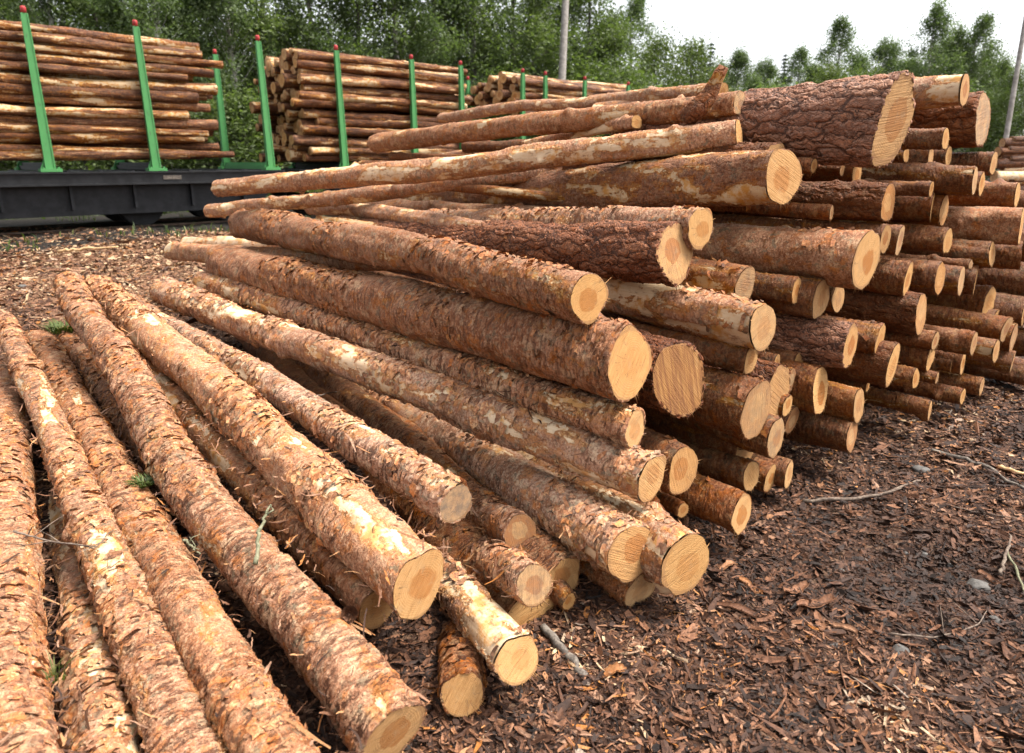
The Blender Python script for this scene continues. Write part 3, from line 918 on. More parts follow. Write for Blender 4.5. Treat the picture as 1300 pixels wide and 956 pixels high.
def do_logs():
    for k, line in enumerate([l for l in LOGS.splitlines() if '|' in l and not l.startswith('#')]):
        a, b, c, label = [s.strip() for s in line.split('|')]
        ident, nx, ny, r = a.split()
        nx, ny, r = float(nx), float(ny), float(r)
        o = dict(tone=.5, furrow=0.0, peel=.3, d=0, L=4.7, tx=0, ty=0, sq=1.0, fl=1.0, dirty=0.0, plank=0.0, spl=1.7, stub=0, torn=-1, heart=-1)
        for kv in c.split():
            kk, vv = kv.split('=')
            o[kk] = float(vv)
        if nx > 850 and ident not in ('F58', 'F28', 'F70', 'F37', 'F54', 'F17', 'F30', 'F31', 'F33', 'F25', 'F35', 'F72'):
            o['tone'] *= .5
        if o['torn'] < 0:
            o['torn'] = 1.0 if (nx < 830 and ny > 500) else .55
        dr = ray(nx, ny)
        d = o['d'] or (FN @ (Q1 - CAM)) / (FN @ dr)
        P0 = CAM + d * dr
        r0 = r / FPX * d
        rg = np.random.default_rng(1000 + k)
        vis = b != '-'
        if vis:
            fx, fy, fr = map(float, b.replace(',', ' ').split())
            L = o['L'] + rg.uniform(-.15, .15)
            fd = ray(fx, fy)
            # far end on its line of sight at log length L
            aa, bb, cc = fd @ fd, 2 * fd @ (CAM - P0), (CAM - P0) @ (CAM - P0) - L * L
            disc = bb * bb - 4 * aa * cc
            if disc < 0:
                disc = 0
            t = (-bb + math.sqrt(disc)) / (2 * aa)
            P1 = CAM + t * fd
            r1 = fr / FPX * t
            r1 = min(max(r1, r0 * .55), r0 * 1.35)
        else:
            L = 4.6 + rg.uniform(-.3, .4) if o['L'] == 4.7 else o['L']
            an = rg.normal(0, .04) + .17 * min(max((nx - 850) / 150, 0), 1)
            dv = np.array([D0[0] * math.cos(an) - D0[1] * math.sin(an), D0[0] * math.sin(an) + D0[1] * math.cos(an), rg.normal(.0, .012)])
            P1 = P0 + dv / np.linalg.norm(dv) * L
            r1 = r0 * rg.uniform(.75, 1.05)
            g1 = float(gheight(np.array(P1[0]), np.array(P1[1])))
            P1[2] = max(P1[2], g1 + r1 * .8)
        L = float(np.linalg.norm(P1 - P0))
        LOGINFO[ident] = (P0, P1, r0, r1)
        zs = ring_positions(P0, P1, L, L if vis else 1.7)
        dist = np.linalg.norm((P0 if not vis else P0 * .75 + P1 * .25) - CAM)
        S = int(np.clip(2 * math.pi * max(r0, r1) / (.0020 * dist), 30, 150))
        nfl = 0
        if o['furrow'] < .5 and dist < 4.6:
            nfl = int(o['fl'] * ((900 if vis else 130) * (.4 + .6 * o['torn'])) * (max(r0, .07) / .12) * (1 if o['tone'] > .45 else .55))
        if o['peel'] > .9:
            nfl = 40
        V, Q, A, ring0, ringN = log_mesh(L, r0, r1, zs, S, 50 + k, o['furrow'], o['tx'] + rg.normal(0, .05), o['ty'] + rg.normal(0, .05), o['sq'] * rg.uniform(.93, 1.05),
                                         rg.uniform(.012, .034) if vis else .015, nfl, L if vis else 1.5)
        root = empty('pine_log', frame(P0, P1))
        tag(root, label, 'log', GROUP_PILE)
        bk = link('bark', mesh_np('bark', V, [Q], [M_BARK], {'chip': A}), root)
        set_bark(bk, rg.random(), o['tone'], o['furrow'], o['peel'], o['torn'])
        W, F = end_mesh(ring0, -1, 50 + k, o['spl'], r0)
        ce = link('cut_end', mesh_np('cut_end', W, F, [M_CUT]), root)
        set_cut(ce, rg.random(), r0, max(o['dirty'], rg.uniform(-.3, .42)), o['plank'], o['heart'] if o['heart'] >= 0 else rg.uniform(.1, 1.0))
        W, F = end_mesh(ringN, 1, 90 + k, .3, r1)
        ce = link('cut_end', mesh_np('cut_end', W, F, [M_CUT]), root)
        set_cut(ce, rg.random(), r1, .25, 0, .6)
        if ident == 'F31':   # upright fork left on the log
            b = MB()
            inv = np.array(root.matrix_world.inverted())
            pts = [at(872, 150, 4.32), at(886, 137, 4.25), at(899, 122, 4.22), at(908, 106, 4.2), at(914, 94, 4.18), at(919, 85, 4.16)]
            loc = [(inv @ np.append(p, 1))[:3] for p in pts]
            b.tube(loc, [.06, .06, .048, .038, .04, .03], 14, rough=.4, seed=3)
            bo = b.build('branch_stub', M_BARK, root)
            set_bark(bo, .4, .35, .45, .25)


do_logs()


def ground_pt(px, py):
    d = ray(px, py)
    t = 1.0
    for _ in range(400):
        p = CAM + d * t
        if p[2] < gheight(np.array([p[0]]), np.array([p[1]]))[0]:
            break
        t += .02
    return p


# ------------------------------------------------------------------ bark litter on the ground
def litter():
    N1, N2 = 150000, 50000
    y1 = 1.0 + 5.0 * rng.random(N1) ** .9
    x1 = (rng.random(N1) * 1.75 - .85) * (y1 + .4)
    y2 = 5.0 + 9.0 * rng.random(N2)
    x2 = (rng.random(N2) * 1.75 - .85) * (y2 + .4)
    N3 = 60000
    y3 = 5.5 + 8.5 * rng.random(N3) ** .85
    x3 = -y3 * (.15 + .70 * rng.random(N3))
    ok = (y3 - .94 * x3) < 18.6
    x2, y2 = np.concatenate([x2, x3[ok]]), np.concatenate([y2, y3[ok]])
    x, y = np.concatenate([x1, x2]), np.concatenate([y1, y2])
    keep = (x < 7) & ~((y > 6.5) & (x > 0.8))
    x, y = x[keep], y[keep]
    n = len(x)
    s = rng.lognormal(math.log(.0060), .52, n) * (1 + .13 * np.clip(y - 3, 0, 8))
    asp = np.exp(rng.normal(-1.05, .5, n))
    asp[rng.random(n) < .12] *= .28
    ln = np.clip(s * 1.3 / np.sqrt(asp) * .8, .005, .05 + .006 * y)
    wd = np.clip(ln * asp, .0012, .0095 + .002 * y)
    yaw = rng.random(n) * 6.283
    pit, rol = np.clip(rng.normal(0, .3, n), -.8, .8), np.clip(rng.normal(0, .45, n), -1.0, 1.0)
    curl = rng.normal(0, .35, n)
    u = np.array([-1, 0, 1])
    w = np.array([-1, 0, 1])
    UU, WW = np.meshgrid(u, w, indexing='ij')
    jag = rng.normal(0, .25, (n, 3, 3))
    a = UU[None] * ln[:, None, None] * (1 + jag)
    b = WW[None] * wd[:, None, None] * (1 + jag[:, ::-1]) * (1 - .25 * (UU[None] ** 2))
    h = curl[:, None, None] * (WW[None] ** 2 * wd[:, None, None] * .9 + UU[None] ** 2 * ln[:, None, None] * .3)
    h = h + np.tan(pit)[:, None, None] * a * .6 + np.tan(rol)[:, None, None] * b
    cy, sy = np.cos(yaw)[:, None, None], np.sin(yaw)[:, None, None]
    X = x[:, None, None] + a * cy - b * sy
    Y = y[:, None, None] + a * sy + b * cy
    Z = (gheight(x, y) + rng.uniform(.000, .014, n))[:, None, None] + h
    V = np.stack([X, Y, Z], -1).reshape(-1, 3)
    k = (np.arange(n) * 9)[:, None, None]
    aa = np.arange(2)[None, :, None] * 3
    bb = np.arange(2)[None, None, :]
    q = np.stack([k + aa + bb, k + aa + 3 + bb, k + aa + 4 + bb, k + aa + 1 + bb], -1).reshape(-1, 4)
    tone = np.clip(rng.beta(1.25, 1.45, n) + .35 * (n2(x, y, 3.1, 41) + n2(x, y, 9, 42) * .8), 0, 1)
    fr = sstep(y, 5, 8.5) * sstep(-x, -1.0, 1.5)
    tone = np.clip(tone + fr * .27, 0, 1)
    dark = np.exp(-(((x - 1.95) / .75) ** 2 + ((y - 2.75) / .42) ** 2))
    tone = tone * (1 - .6 * dark)
    me = mesh_np('bark_litter', V, [q], [M_CHIP], {'chip': np.repeat(tone, 9)}, smooth=False)
    tag(link('bark_litter', me), 'brown and orange bark chips strewn over the ground', 'bark litter', kind='stuff')


litter()


# ------------------------------------------------------------------ single sticks, stones, scraps
def stick(name, pxs, r, mat, label, cat, lift=.01, seg=7, taper=.5, forks=()):
    pts = [ground_pt(px, py) + np.array([0, 0, lift]) for px, py in pxs]
    pts = np.array(pts)
    # resample with a little kinking
    t = np.linspace(0, len(pts) - 1, 14)
    P = np.stack([np.interp(t, range(len(pts)), pts[:, i]) for i in range(3)], 1)
    rg = np.random.default_rng(int(pxs[0][0]))
    P += rg.normal(0, r * .35, P.shape)
    c = P[0].copy()
    b = MB()
    b.tube(P - c, np.linspace(r, r * taper, 14) * (1 + rg.normal(0, .06, 14)), seg, rough=.25)
    for f0, dx, dy, dz in forks:
        s = P[int(f0 * 13)] - c
        b.tube([s, s + np.array([dx, dy, dz]) * .5 + rg.normal(0, .006, 3), s + np.array([dx, dy, dz])], [r * .5, r * .4, r * .2], 5)
    o = b.build(name, mat, None, matrix=Matrix.Translation(c))
    return tag(o, label, cat)


stick('fallen_branch', [(1018, 641), (1060, 638), (1110, 634), (1150, 620), (1168, 613)], .011, M_TWIG,
      'bare curved branch lying on the bark litter right of the pile', 'branch', .02, forks=[(.6, .12, .02, .03)])
stick('forked_twig', [(1130, 810), (1190, 815), (1240, 800), (1252, 780)], .004, M_TWIG, 'thin forked twig on the litter near the bottom right stone', 'twig', .02,
      forks=[(.4, .05, .12, .05), (.7, -.05, .1, .04)])
stick('wood_lath', [(690, 800), (715, 832), (745, 866)], .017, M_GREYWOOD, 'dark grey lath pushed under the stripped white log', 'stick', .02, taper=.9)
stick('pale_splinter', [(1265, 597), (1300, 606), (1330, 610)], .014, M_SPLINT, 'pale torn wood splinter at the right edge', 'wood scrap', .02)
stick('dark_twig', [(1268, 742), (1276, 715), (1281, 690)], .009, M_TWIG, 'short dark twig standing out of the litter at the right edge', 'twig', .05)
stick('grey_twig', [(1276, 705), (1290, 735), (1300, 760), (1310, 790)], .007, M_MOSSY, 'pale grey twig running off the right edge', 'twig', .03)
stick('straight_twig', [(1180, 640), (1240, 655), (1290, 662)], .0035, M_TWIG, 'straight thin twig beyond the curved branch', 'twig', .02)
stick('weathered_slab', [(1180, 575), (1240, 592), (1300, 625)], .016, M_GREYWOOD, 'grey weathered slab of wood lying flat past the pile foot', 'wood scrap', .02)
stick('long_chip', [(75, 322), (105, 319), (150, 316)], .022, M_SPLINT, 'long pale chip on the brown ground before the wagon', 'wood scrap', .03)


def bark_scrap(px, py, ln, wd, ang, label, tone=.86):
    p = ground_pt(px, py)
    rg = np.random.default_rng(int(px))
    m, k = 12, 5
    u = np.linspace(-1, 1, m)
    w = np.linspace(-1, 1, k)
    UU, WW = np.meshgrid(u, w, indexing='ij')
    edge = 1 - .4 * UU ** 2 + rg.normal(0, .12, (m, 1))
    a = UU * ln + rg.normal(0, ln * .03, (m, k))
    b = WW * wd * edge
    hh = .6 * wd * (WW ** 2) + .012 * np.sin(UU * 2.5 + px) + rg.normal(0, .0015, (m, k)) + .015
    c, s = math.cos(ang), math.sin(ang)
    top = np.stack([a * c - b * s, a * s + b * c, hh], -1).reshape(-1, 3)
    bot = top - np.array([0, 0, .006])
    ii = (np.arange(m - 1)[:, None] * k + np.arange(k - 1)[None]).ravel()
    q = np.stack([ii, ii + k, ii + k + 1, ii + 1], 1)
    rim = [i * k for i in range(m)] + [(m - 1) * k + j for j in range(1, k)] + [i * k + k - 1 for i in range(m - 2, -1, -1)] + [j for j in range(k - 2, 0, -1)]
    n0 = m * k
    rq = [(rim[i], rim[(i + 1) % len(rim)], rim[(i + 1) % len(rim)] + n0, rim[i] + n0) for i in range(len(rim))]
    mb = MB()
    mb.add(np.concatenate([top, bot]), np.concatenate([q, q[:, ::-1] + n0, np.array(rq)]), a=tone)
    tag(mb.build('bark_scrap', M_CHIP, matrix=Matrix.Translation(p)), label, 'bark scrap', 'larger bark scraps on the ground')


bark_scrap(952, 748, .055, .016, -.8, 'bright orange curled bark scrap below the tall oval log end', .9)
bark_scrap(925, 722, .05, .014, .5, 'small orange bark scrap next to the ground contact of the oval ended log', .89)
bark_scrap(1062, 800, .075, .017, -.7, 'long orange bark scrap left of the bottom right stone', .88)
bark_scrap(1010, 752, .07, .02, .45, 'reddish brown bark scrap in the middle of the open ground', .74)
bark_scrap(1035, 770, .09, .022, .3, 'broad dark red bark scrap below the middle of the open ground', .68)
bark_scrap(945, 782, .11, .018, -.45, 'long brown bark strip along the lower ground', .6)
bark_scrap(1285, 830, .09, .035, .8, 'dark bark slab in the lower right corner', .5)
bark_scrap(1150, 668, .08, .022, .2, 'ochre bark scrap on the dark rut', .7)
bark_scrap(780, 858, .05, .02, .1, 'yellow leaf shaped bark scrap at the bottom', .905)
bark_scrap(650, 862, .022, .009, 1.1, 'orange bark scrap under the tip of the stripped log', .86)
bark_scrap(1262, 742, .07, .02, 2.2, 'dull bark scrap by the stones at the right', .72)


def stone(px, py, r, label, fl=.7):
    p = ground_pt(px, py)
    rg = np.random.default_rng(int(px * 3 + py))
    m, k = 18, 11
    th = np.linspace(0, 2 * math.pi, m, endpoint=False)
    ph = np.linspace(.05, math.pi - .05, k)
    PH, TH = np.meshgrid(ph, th, indexing='ij')
    D = np.stack([np.sin(PH) * np.cos(TH), np.sin(PH) * np.sin(TH), np.cos(PH)], -1).reshape(-1, 3)
    R = 1 + .5 * (vnoise(D * 1.3 + px, 5) - .5) + .25 * (vnoise(D * 3 + py, 6) - .5)
    # facet
    for _ in range(5):
        nn = rg.normal(0, 1, 3)
        nn /= np.linalg.norm(nn)
        pr = (D * R[:, None]) @ nn
        R = np.where(pr > .78, R * .78 / np.maximum(pr, .01), R)
    V = D * R[:, None] * r * np.array([1.15, .9, fl])
    i = np.arange(k - 1)[:, None] * m
    j = np.arange(m)[None]
    j2 = (j + 1) % m
    q = np.stack([i + j, i + m + j, i + m + j2, i + j2], -1).reshape(-1, 4)
    mb = MB()
    mb.add(V, q)
    jj = np.arange(m)
    mb.add(np.concatenate([V[:m], V[-m:]]), None, np.concatenate([np.stack([np.zeros(m - 2, int), jj[1:-1], jj[2:]], 1),
                                                                 np.stack([np.zeros(m - 2, int) + m, m + jj[2:], m + jj[1:-1]], 1)]))
    p[2] += r * fl * .35
    tag(mb.build('stone', M_STONE, matrix=Matrix.Translation(p)), label, 'stone', 'stones in the bark litter')


stone(1143, 829, .030, 'smooth light grey stone at the bottom of the open ground')
stone(1240, 745, .045, 'largest grey stone, at the right of the dark rut', .6)
stone(1205, 720, .022, 'small grey stone left of the largest one')
stone(1172, 704, .020, 'round grey stone in the middle of the dark rut')
stone(1150, 703, .016, 'reddish grey stone next to the round one in the rut')
stone(1095, 712, .018, 'pale grey stone at the left rim of the rut')
stone(1068, 725, .014, 'tiny grey stone below the left rim of the rut')
stone(1168, 598, .05, 'flat grey brown stone beyond the curved branch', .45)
stone(1262, 790, .026, 'grey stone near the lower right corner')
stone(28, 365, .05, 'whitish stone on the brown ground at the left')
stone(1058, 820, .022, 'flat grey stone beside the long orange bark scrap', .4)


# twigs lying on the foreground logs
def twig3d(name, pts, r, mat, label, cat='twig', forks=()):
    P = np.array([at(*p) for p in pts])
    t = np.linspace(0, len(P) - 1, 16)
    Q = np.stack([np.interp(t, range(len(P)), P[:, i]) for i in range(3)], 1)
    rg = np.random.default_rng(int(pts[0][0]) + 5)
    Q += rg.normal(0, r * .5, Q.shape)
    c = Q[0].copy()
    b = MB()
    b.tube(Q - c, np.linspace(r, r * .45, 16), 7, rough=.3)
    for f0, dx, dy, dz in forks:
        s = Q[int(f0 * 15)] - c
        e = np.array([dx, dy, dz])
        b.tube([s, s + e * .5 + rg.normal(0, .008, 3), s + e], [r * .55, r * .42, r * .2], 5)
    tag(b.build(name, mat, matrix=Matrix.Translation(c)), label, cat)


def log_top(ident, f, side=0.0, lift=.012):
    """point on top of a placed log, f along it, side = angle from the top"""
    P0, P1, r0, r1 = LOGINFO[ident]
    p = P0 + (P1 - P0) * f
    z = (P1 - P0) / np.linalg.norm(P1 - P0)
    y = np.array([0, 0, 1.0]) - z * z[2]
    y /= np.linalg.norm(y)
    x = np.cross(y, z)
    r = (r0 + (r1 - r0) * f) * 1.05 + lift
    return p + r * (math.cos(side) * y + math.sin(side) * x)


def twig_on(name, pts, r, mat, label, cat='twig', forks=()):
    P = np.array(pts)
    t = np.linspace(0, len(P) - 1, 16)
    Q = np.stack([np.interp(t, range(len(P)), P[:, i]) for i in range(3)], 1)
    rg = np.random.default_rng(len(label))
    Q += rg.normal(0, r * .4, Q.shape)
    c = Q[0].copy()
    b = MB()
    b.tube(Q - c, np.linspace(r, r * .45, 16), 7, rough=.3)
    for f0, dx, dy, dz in forks:
        s = Q[int(f0 * 15)] - c
        e = np.array([dx, dy, dz])
        b.tube([s, s + e * .5 + rg.normal(0, .008, 3), s + e], [r * .55, r * .42, r * .2], 5)
    tag(b.build(name, mat, matrix=Matrix.Translation(c)), label, cat)


def f_at(ident, py):
    """fraction along a log where its axis crosses image row py"""
    P0, P1, _, _ = LOGINFO[ident]
    best = min(np.linspace(0, 1, 400), key=lambda f: abs(433 - FPX * ((P0 + (P1 - P0) * f - CAM) @ Uv) / ((P0 + (P1 - P0) * f - CAM) @ Fv) - py))
    return float(best)


def on(ident, py, side=0.0, lift=.012):
    return log_top(ident, f_at(ident, py), side, lift)


twig_on('mossy_stick', [on('F5', 728, .75, .006), on('F5', 705, .1, .014), on('F5', 678, -.7, .03)], .0095, M_MOSSY,
        'grey green mossy stick lying across a foreground log', 'stick', [(.8, .01, .02, .03)])
twig_on('dead_twig', [on('F1', 715, -.3), on('F1', 722, -.9, .02), on('F2', 716, .4), on('F2', 700, -.5)], .0045, M_TWIG,
        'bundle of dead twigs lying across the leftmost logs', 'twig', [(.3, .05, .12, .03), (.5, -.12, .07, .01), (.6, .10, -.05, .02), (.8, -.04, -.10, .01), (.4, -.12, -.05, .02)])
twig_on('lichen_twig', [on('F3', 715, -.8, .01), on('F3', 728, -1.2, .02)], .006, M_MOSSY,
        'short lichen covered twig between two foreground logs', 'twig', [(.3, .04, .02, .03), (.6, -.03, .03, .03), (.8, .03, -.03, .03)])
twig_on('hooked_twig', [on('F9', 520, -.9), on('F12', 505, .9, .02), on('F12', 500, .4, .03)], .0045, M_TWIG,
        'dark hooked twig between the slender and the stout pink log', 'twig')
twig_on('bent_splinter', [on('F70', 362, .2, .01), on('F70', 362, -.1, .03), on('F70', 366, -.1, .06)], .004, M_SPLINT,
        'thin pale splinter sticking up from the torn orange log', 'twig')


# bark shreds torn off by the harvester, caught on and between the foreground logs
def shreds():
    ids = ['F1', 'F2', 'F3', 'F4', 'F5', 'F6', 'F9', 'F12', 'F18', 'F21', 'F3b', 'F10', 'F11']
    rg = np.random.default_rng(21)
    b = MB()
    n = 3600
    for k in range(n):
        i = ids[rg.integers(0, len(ids))]
        side = rg.normal(0, .5) + rg.choice([-1.25, 1.25, 1.5, -1.5, 0])
        f = rg.random() ** 1.2 * .97
        if vnoise(np.array([[f * 7 + sum(map(ord, i)) % 17, .3, .5]]), 9)[0] < .42 and rg.random() < .8:
            f = rg.random() * .97
        P0, P1, r0, r1 = LOGINFO[i]
        p = log_top(i, f, side, .004 + .012 * rg.random())
        ax = (P1 - P0) / np.linalg.norm(P1 - P0)
        a = rg.random() * 6.283
        t = ax * math.cos(a) + np.cross(ax, [0, 0, 1]) * math.sin(a) + np.array([0, 0, rg.normal(0, .3)])
        t /= np.linalg.norm(t)
        sdir = np.cross(t, [0, 0, 1]) + np.array([0, 0, rg.normal(0, .5)])
        sdir /= np.linalg.norm(sdir)
        ln = rg.lognormal(math.log(.022), .6)
        wd = min(rg.uniform(.0015, .006), ln * .5)
        cu = rg.normal(0, .6)
        up = np.cross(sdir, t)
        m = 5
        V = []
        for q in range(m):
            u = q / (m - 1) - .5
            c = p + t * u * ln * 2 + up * (cu * u * u * ln * 1.6) + sdir * rg.normal(0, .0015)
            w_ = wd * (1 - .5 * abs(u) * 2) * rg.uniform(.7, 1.2)
            V += [c - sdir * w_, c + sdir * w_]
        b.add(V, [(2 * q, 2 * q + 1, 2 * q + 3, 2 * q + 2) for q in range(m - 1)], a=float(np.clip(rg.beta(2.4, 1.5) + .08, 0, .96)))
    tag(b.build('bark_shreds', M_CHIP, smooth=False), 'loose bark shreds caught on and between the foreground logs', 'bark shreds', kind='stuff')


shreds()


# small green tufts and moss
def tuft(name, p, n, h, spread, mat, label, cat, wid=.003, droop=.5):
    rg = np.random.default_rng(int(abs(p[0] * 1000)))
    b = MB()
    for i in range(n):
        a = rg.random() * 6.283
        rr = spread * math.sqrt(rg.random())
        base = np.array([math.cos(a) * rr, math.sin(a) * rr, 0])
        ln = h * rg.uniform(.5, 1.1)
        dirv = np.array([math.cos(a + rg.normal(0, .8)), math.sin(a + rg.normal(0, .8)), 0]) * droop
        pts = [base, base + (np.array([0, 0, 1]) + dirv * .5) * ln * .55, base + (np.array([0, 0, .8]) + dirv * 1.1) * ln]
        sd = np.cross(dirv, [0, 0, 1]) / max(droop, .05) * wid * rg.uniform(.6, 1.2)
        V = [pts[0] - sd, pts[0] + sd, pts[1] + sd * .8, pts[1] - sd * .8, pts[2]]
        b.add(V, [(0, 1, 2, 3)], [(3, 2, 4)], a=rg.random())
    o = b.build(name, mat, matrix=Matrix.Translation(p))
    return tag(o, label, cat)


tuft('moss_tuft', on('F3', 632, -.95, -.01), 240, .035, .05, M_MOSS, 'clump of green moss in the gap between two foreground logs', 'moss', .0035, 1.0)
tuft('moss_tuft', log_top('F4', .95, .1, -.02), 220, .09, .12, M_MOSS, 'green moss clump at the far tips of the left logs', 'moss', .006, 1.0)
tuft('grass_tuft', np.array(at(70, 862, 2.05)) , 26, .075, .03, M_GRASS, 'small tuft of green grass between the leftmost logs at the bottom', 'grass tuft', .003, .7)
tuft('grass_tuft', log_top('F29', .62, .3, -.01), 120, .10, .16, M_GRASS, 'dry grass and moss caught on the thin crooked pole log', 'grass tuft', .003, .8)
tuft('moss_tuft', log_top('F30', .42, -1.9, -.02), 160, .06, .14, M_MOSS, 'dark moss hanging between the long straight log and the reddish log', 'moss', .006, 1.0)
tuft('sprig', log_top('F23', .62, -.8, -.005), 7, .05, .01, M_GRASS, 'single green sprig on the flank of the reddish hearted log', 'sprig', .004, .6)


def pine_cone(p, label):
    b = MB()
    for i in range(70):
        f = i / 70
        a = i * 2.4
        r = .018 * math.sin(math.pi * (f * .85 + .1)) + .003
        c = np.array([math.cos(a) * r, math.sin(a) * r, f * .05])
        o = np.array([math.cos(a), math.sin(a), .35])
        t = np.array([-math.sin(a), math.cos(a), 0])
        b.add([c * .6 - t * .004, c * .6 + t * .004, c + o * .007 + t * .005, c + o * .007 - t * .005], [(0, 1, 2, 3)], a=.45 + .2 * (i % 3) / 3)
    tag(b.build('pine_cone', M_CHIP, matrix=Matrix.Translation(p) @ Matrix.Rotation(1.2, 4, 'X')), label, 'pine cone')


pine_cone(log_top('F5', .095, -1.0, .01), 'open brown pine cone stuck on the log left of the big ringed end')

EXPOSURE = 1.40
# ------------------------------------------------------------------ timber wagons
ORD = ['', 'first', 'second', 'third', 'fourth', 'fifth', 'sixth', 'seventh', 'eighth', 'ninth', 'tenth', 'eleventh', 'twelfth',
       'thirteenth', 'fourteenth', 'fifteenth', 'sixteenth', 'seventeenth', 'eighteenth', 'nineteenth', 'twentieth']
TX = np.array([.728, .685, 0.0])
TX /= np.linalg.norm(TX)
TN = np.array([-TX[1], TX[0], 0.0])
B1 = at(62, 215, 12.6)
DECK = 1.60
B1[2] = DECK
RAILZ = .46
M_TRACK = Matrix([[TX[0], TN[0], 0, B1[0]], [TX[1], TN[1], 0, B1[1]], [0, 0, 1, 0], [0, 0, 0, 1]])


def s_of(px):
    """track coordinate where the line of sight at pixel px meets the near stake row"""
    r = ray(px, 205)
    A = np.array([[r[0], -TX[0]], [r[1], -TX[1]]])
    k, s = np.linalg.solve(A, B1[:2])
    return s


STAKE_H = 2.80
WID = 2.55


def stake(mb_root, s, c, lean, toward):
    """tapered steel post with a foot, toward = +1 for near row (lean along -n)"""
    b = MB()
    hw0, hw1, d0, d1 = .070, .046, .065, .042
    z0, z1 = DECK - .02, DECK + STAKE_H - .14
    dx = lean
    lo = [(-hw0, -d0), (hw0, -d0), (hw0, d0), (-hw0, d0)]
    v = [(s + x, c + y, z0) for x, y in lo] + [(s + dx + x * hw1 / hw0, c + y * d1 / d0, z1) for x, y in lo]
    b.add(v, [(0, 1, 5, 4), (1, 2, 6, 5), (2, 3, 7, 6), (3, 0, 4, 7), (4, 5, 6, 7)])
    # ribs down both edges of the post
    for sx in (-1, 1):
        v = [(s + sx * hw0 + a * .012, c - d0 - .012 + bq, z0) for a, bq in ((-1, 0), (1, 0), (1, .02), (-1, .02))] + \
            [(s + dx + sx * hw1 + a * .01, c - d1 - .010 + bq, z1 - .01) for a, bq in ((-1, 0), (1, 0), (1, .02), (-1, .02))]
        b.add(v, [(0, 1, 5, 4), (1, 2, 6, 5), (2, 3, 7, 6), (3, 0, 4, 7), (4, 5, 6, 7)])
    st = b.build('stake', M_GREEN, mb_root, smooth=False)
    cb = MB()
    cb.tube([(s + dx, c - .005, z1 + q) for q in (.002, .08, .105, .115)], [.046, .046, .042, .03], 14)
    cb.build('stake_cap', M_RED, st)
    fb = MB()
    fb.box((s - .17, c - .14, DECK - .035), (s + .17, c + .12, DECK + .022))
    for qx in (-.12, .12):
        fb.tube([(s + qx, c - .10, DECK + .02), (s + qx, c - .10, DECK + .05)], .022, 6)
    fb.add([(s - .15, c - .02, DECK + .022), (s - .08, c - .02, DECK + .022), (s - .075, c - .02, DECK + .2),
            (s - .15, c + .02, DECK + .022), (s - .08, c + .02, DECK + .022), (s - .075, c + .02, DECK + .2)],
           [(0, 1, 4, 3), (1, 2, 5, 4), (2, 0, 3, 5)], [(0, 2, 1), (3, 4, 5)])
    fb.build('stake_foot', M_GREEN, st, smooth=False)


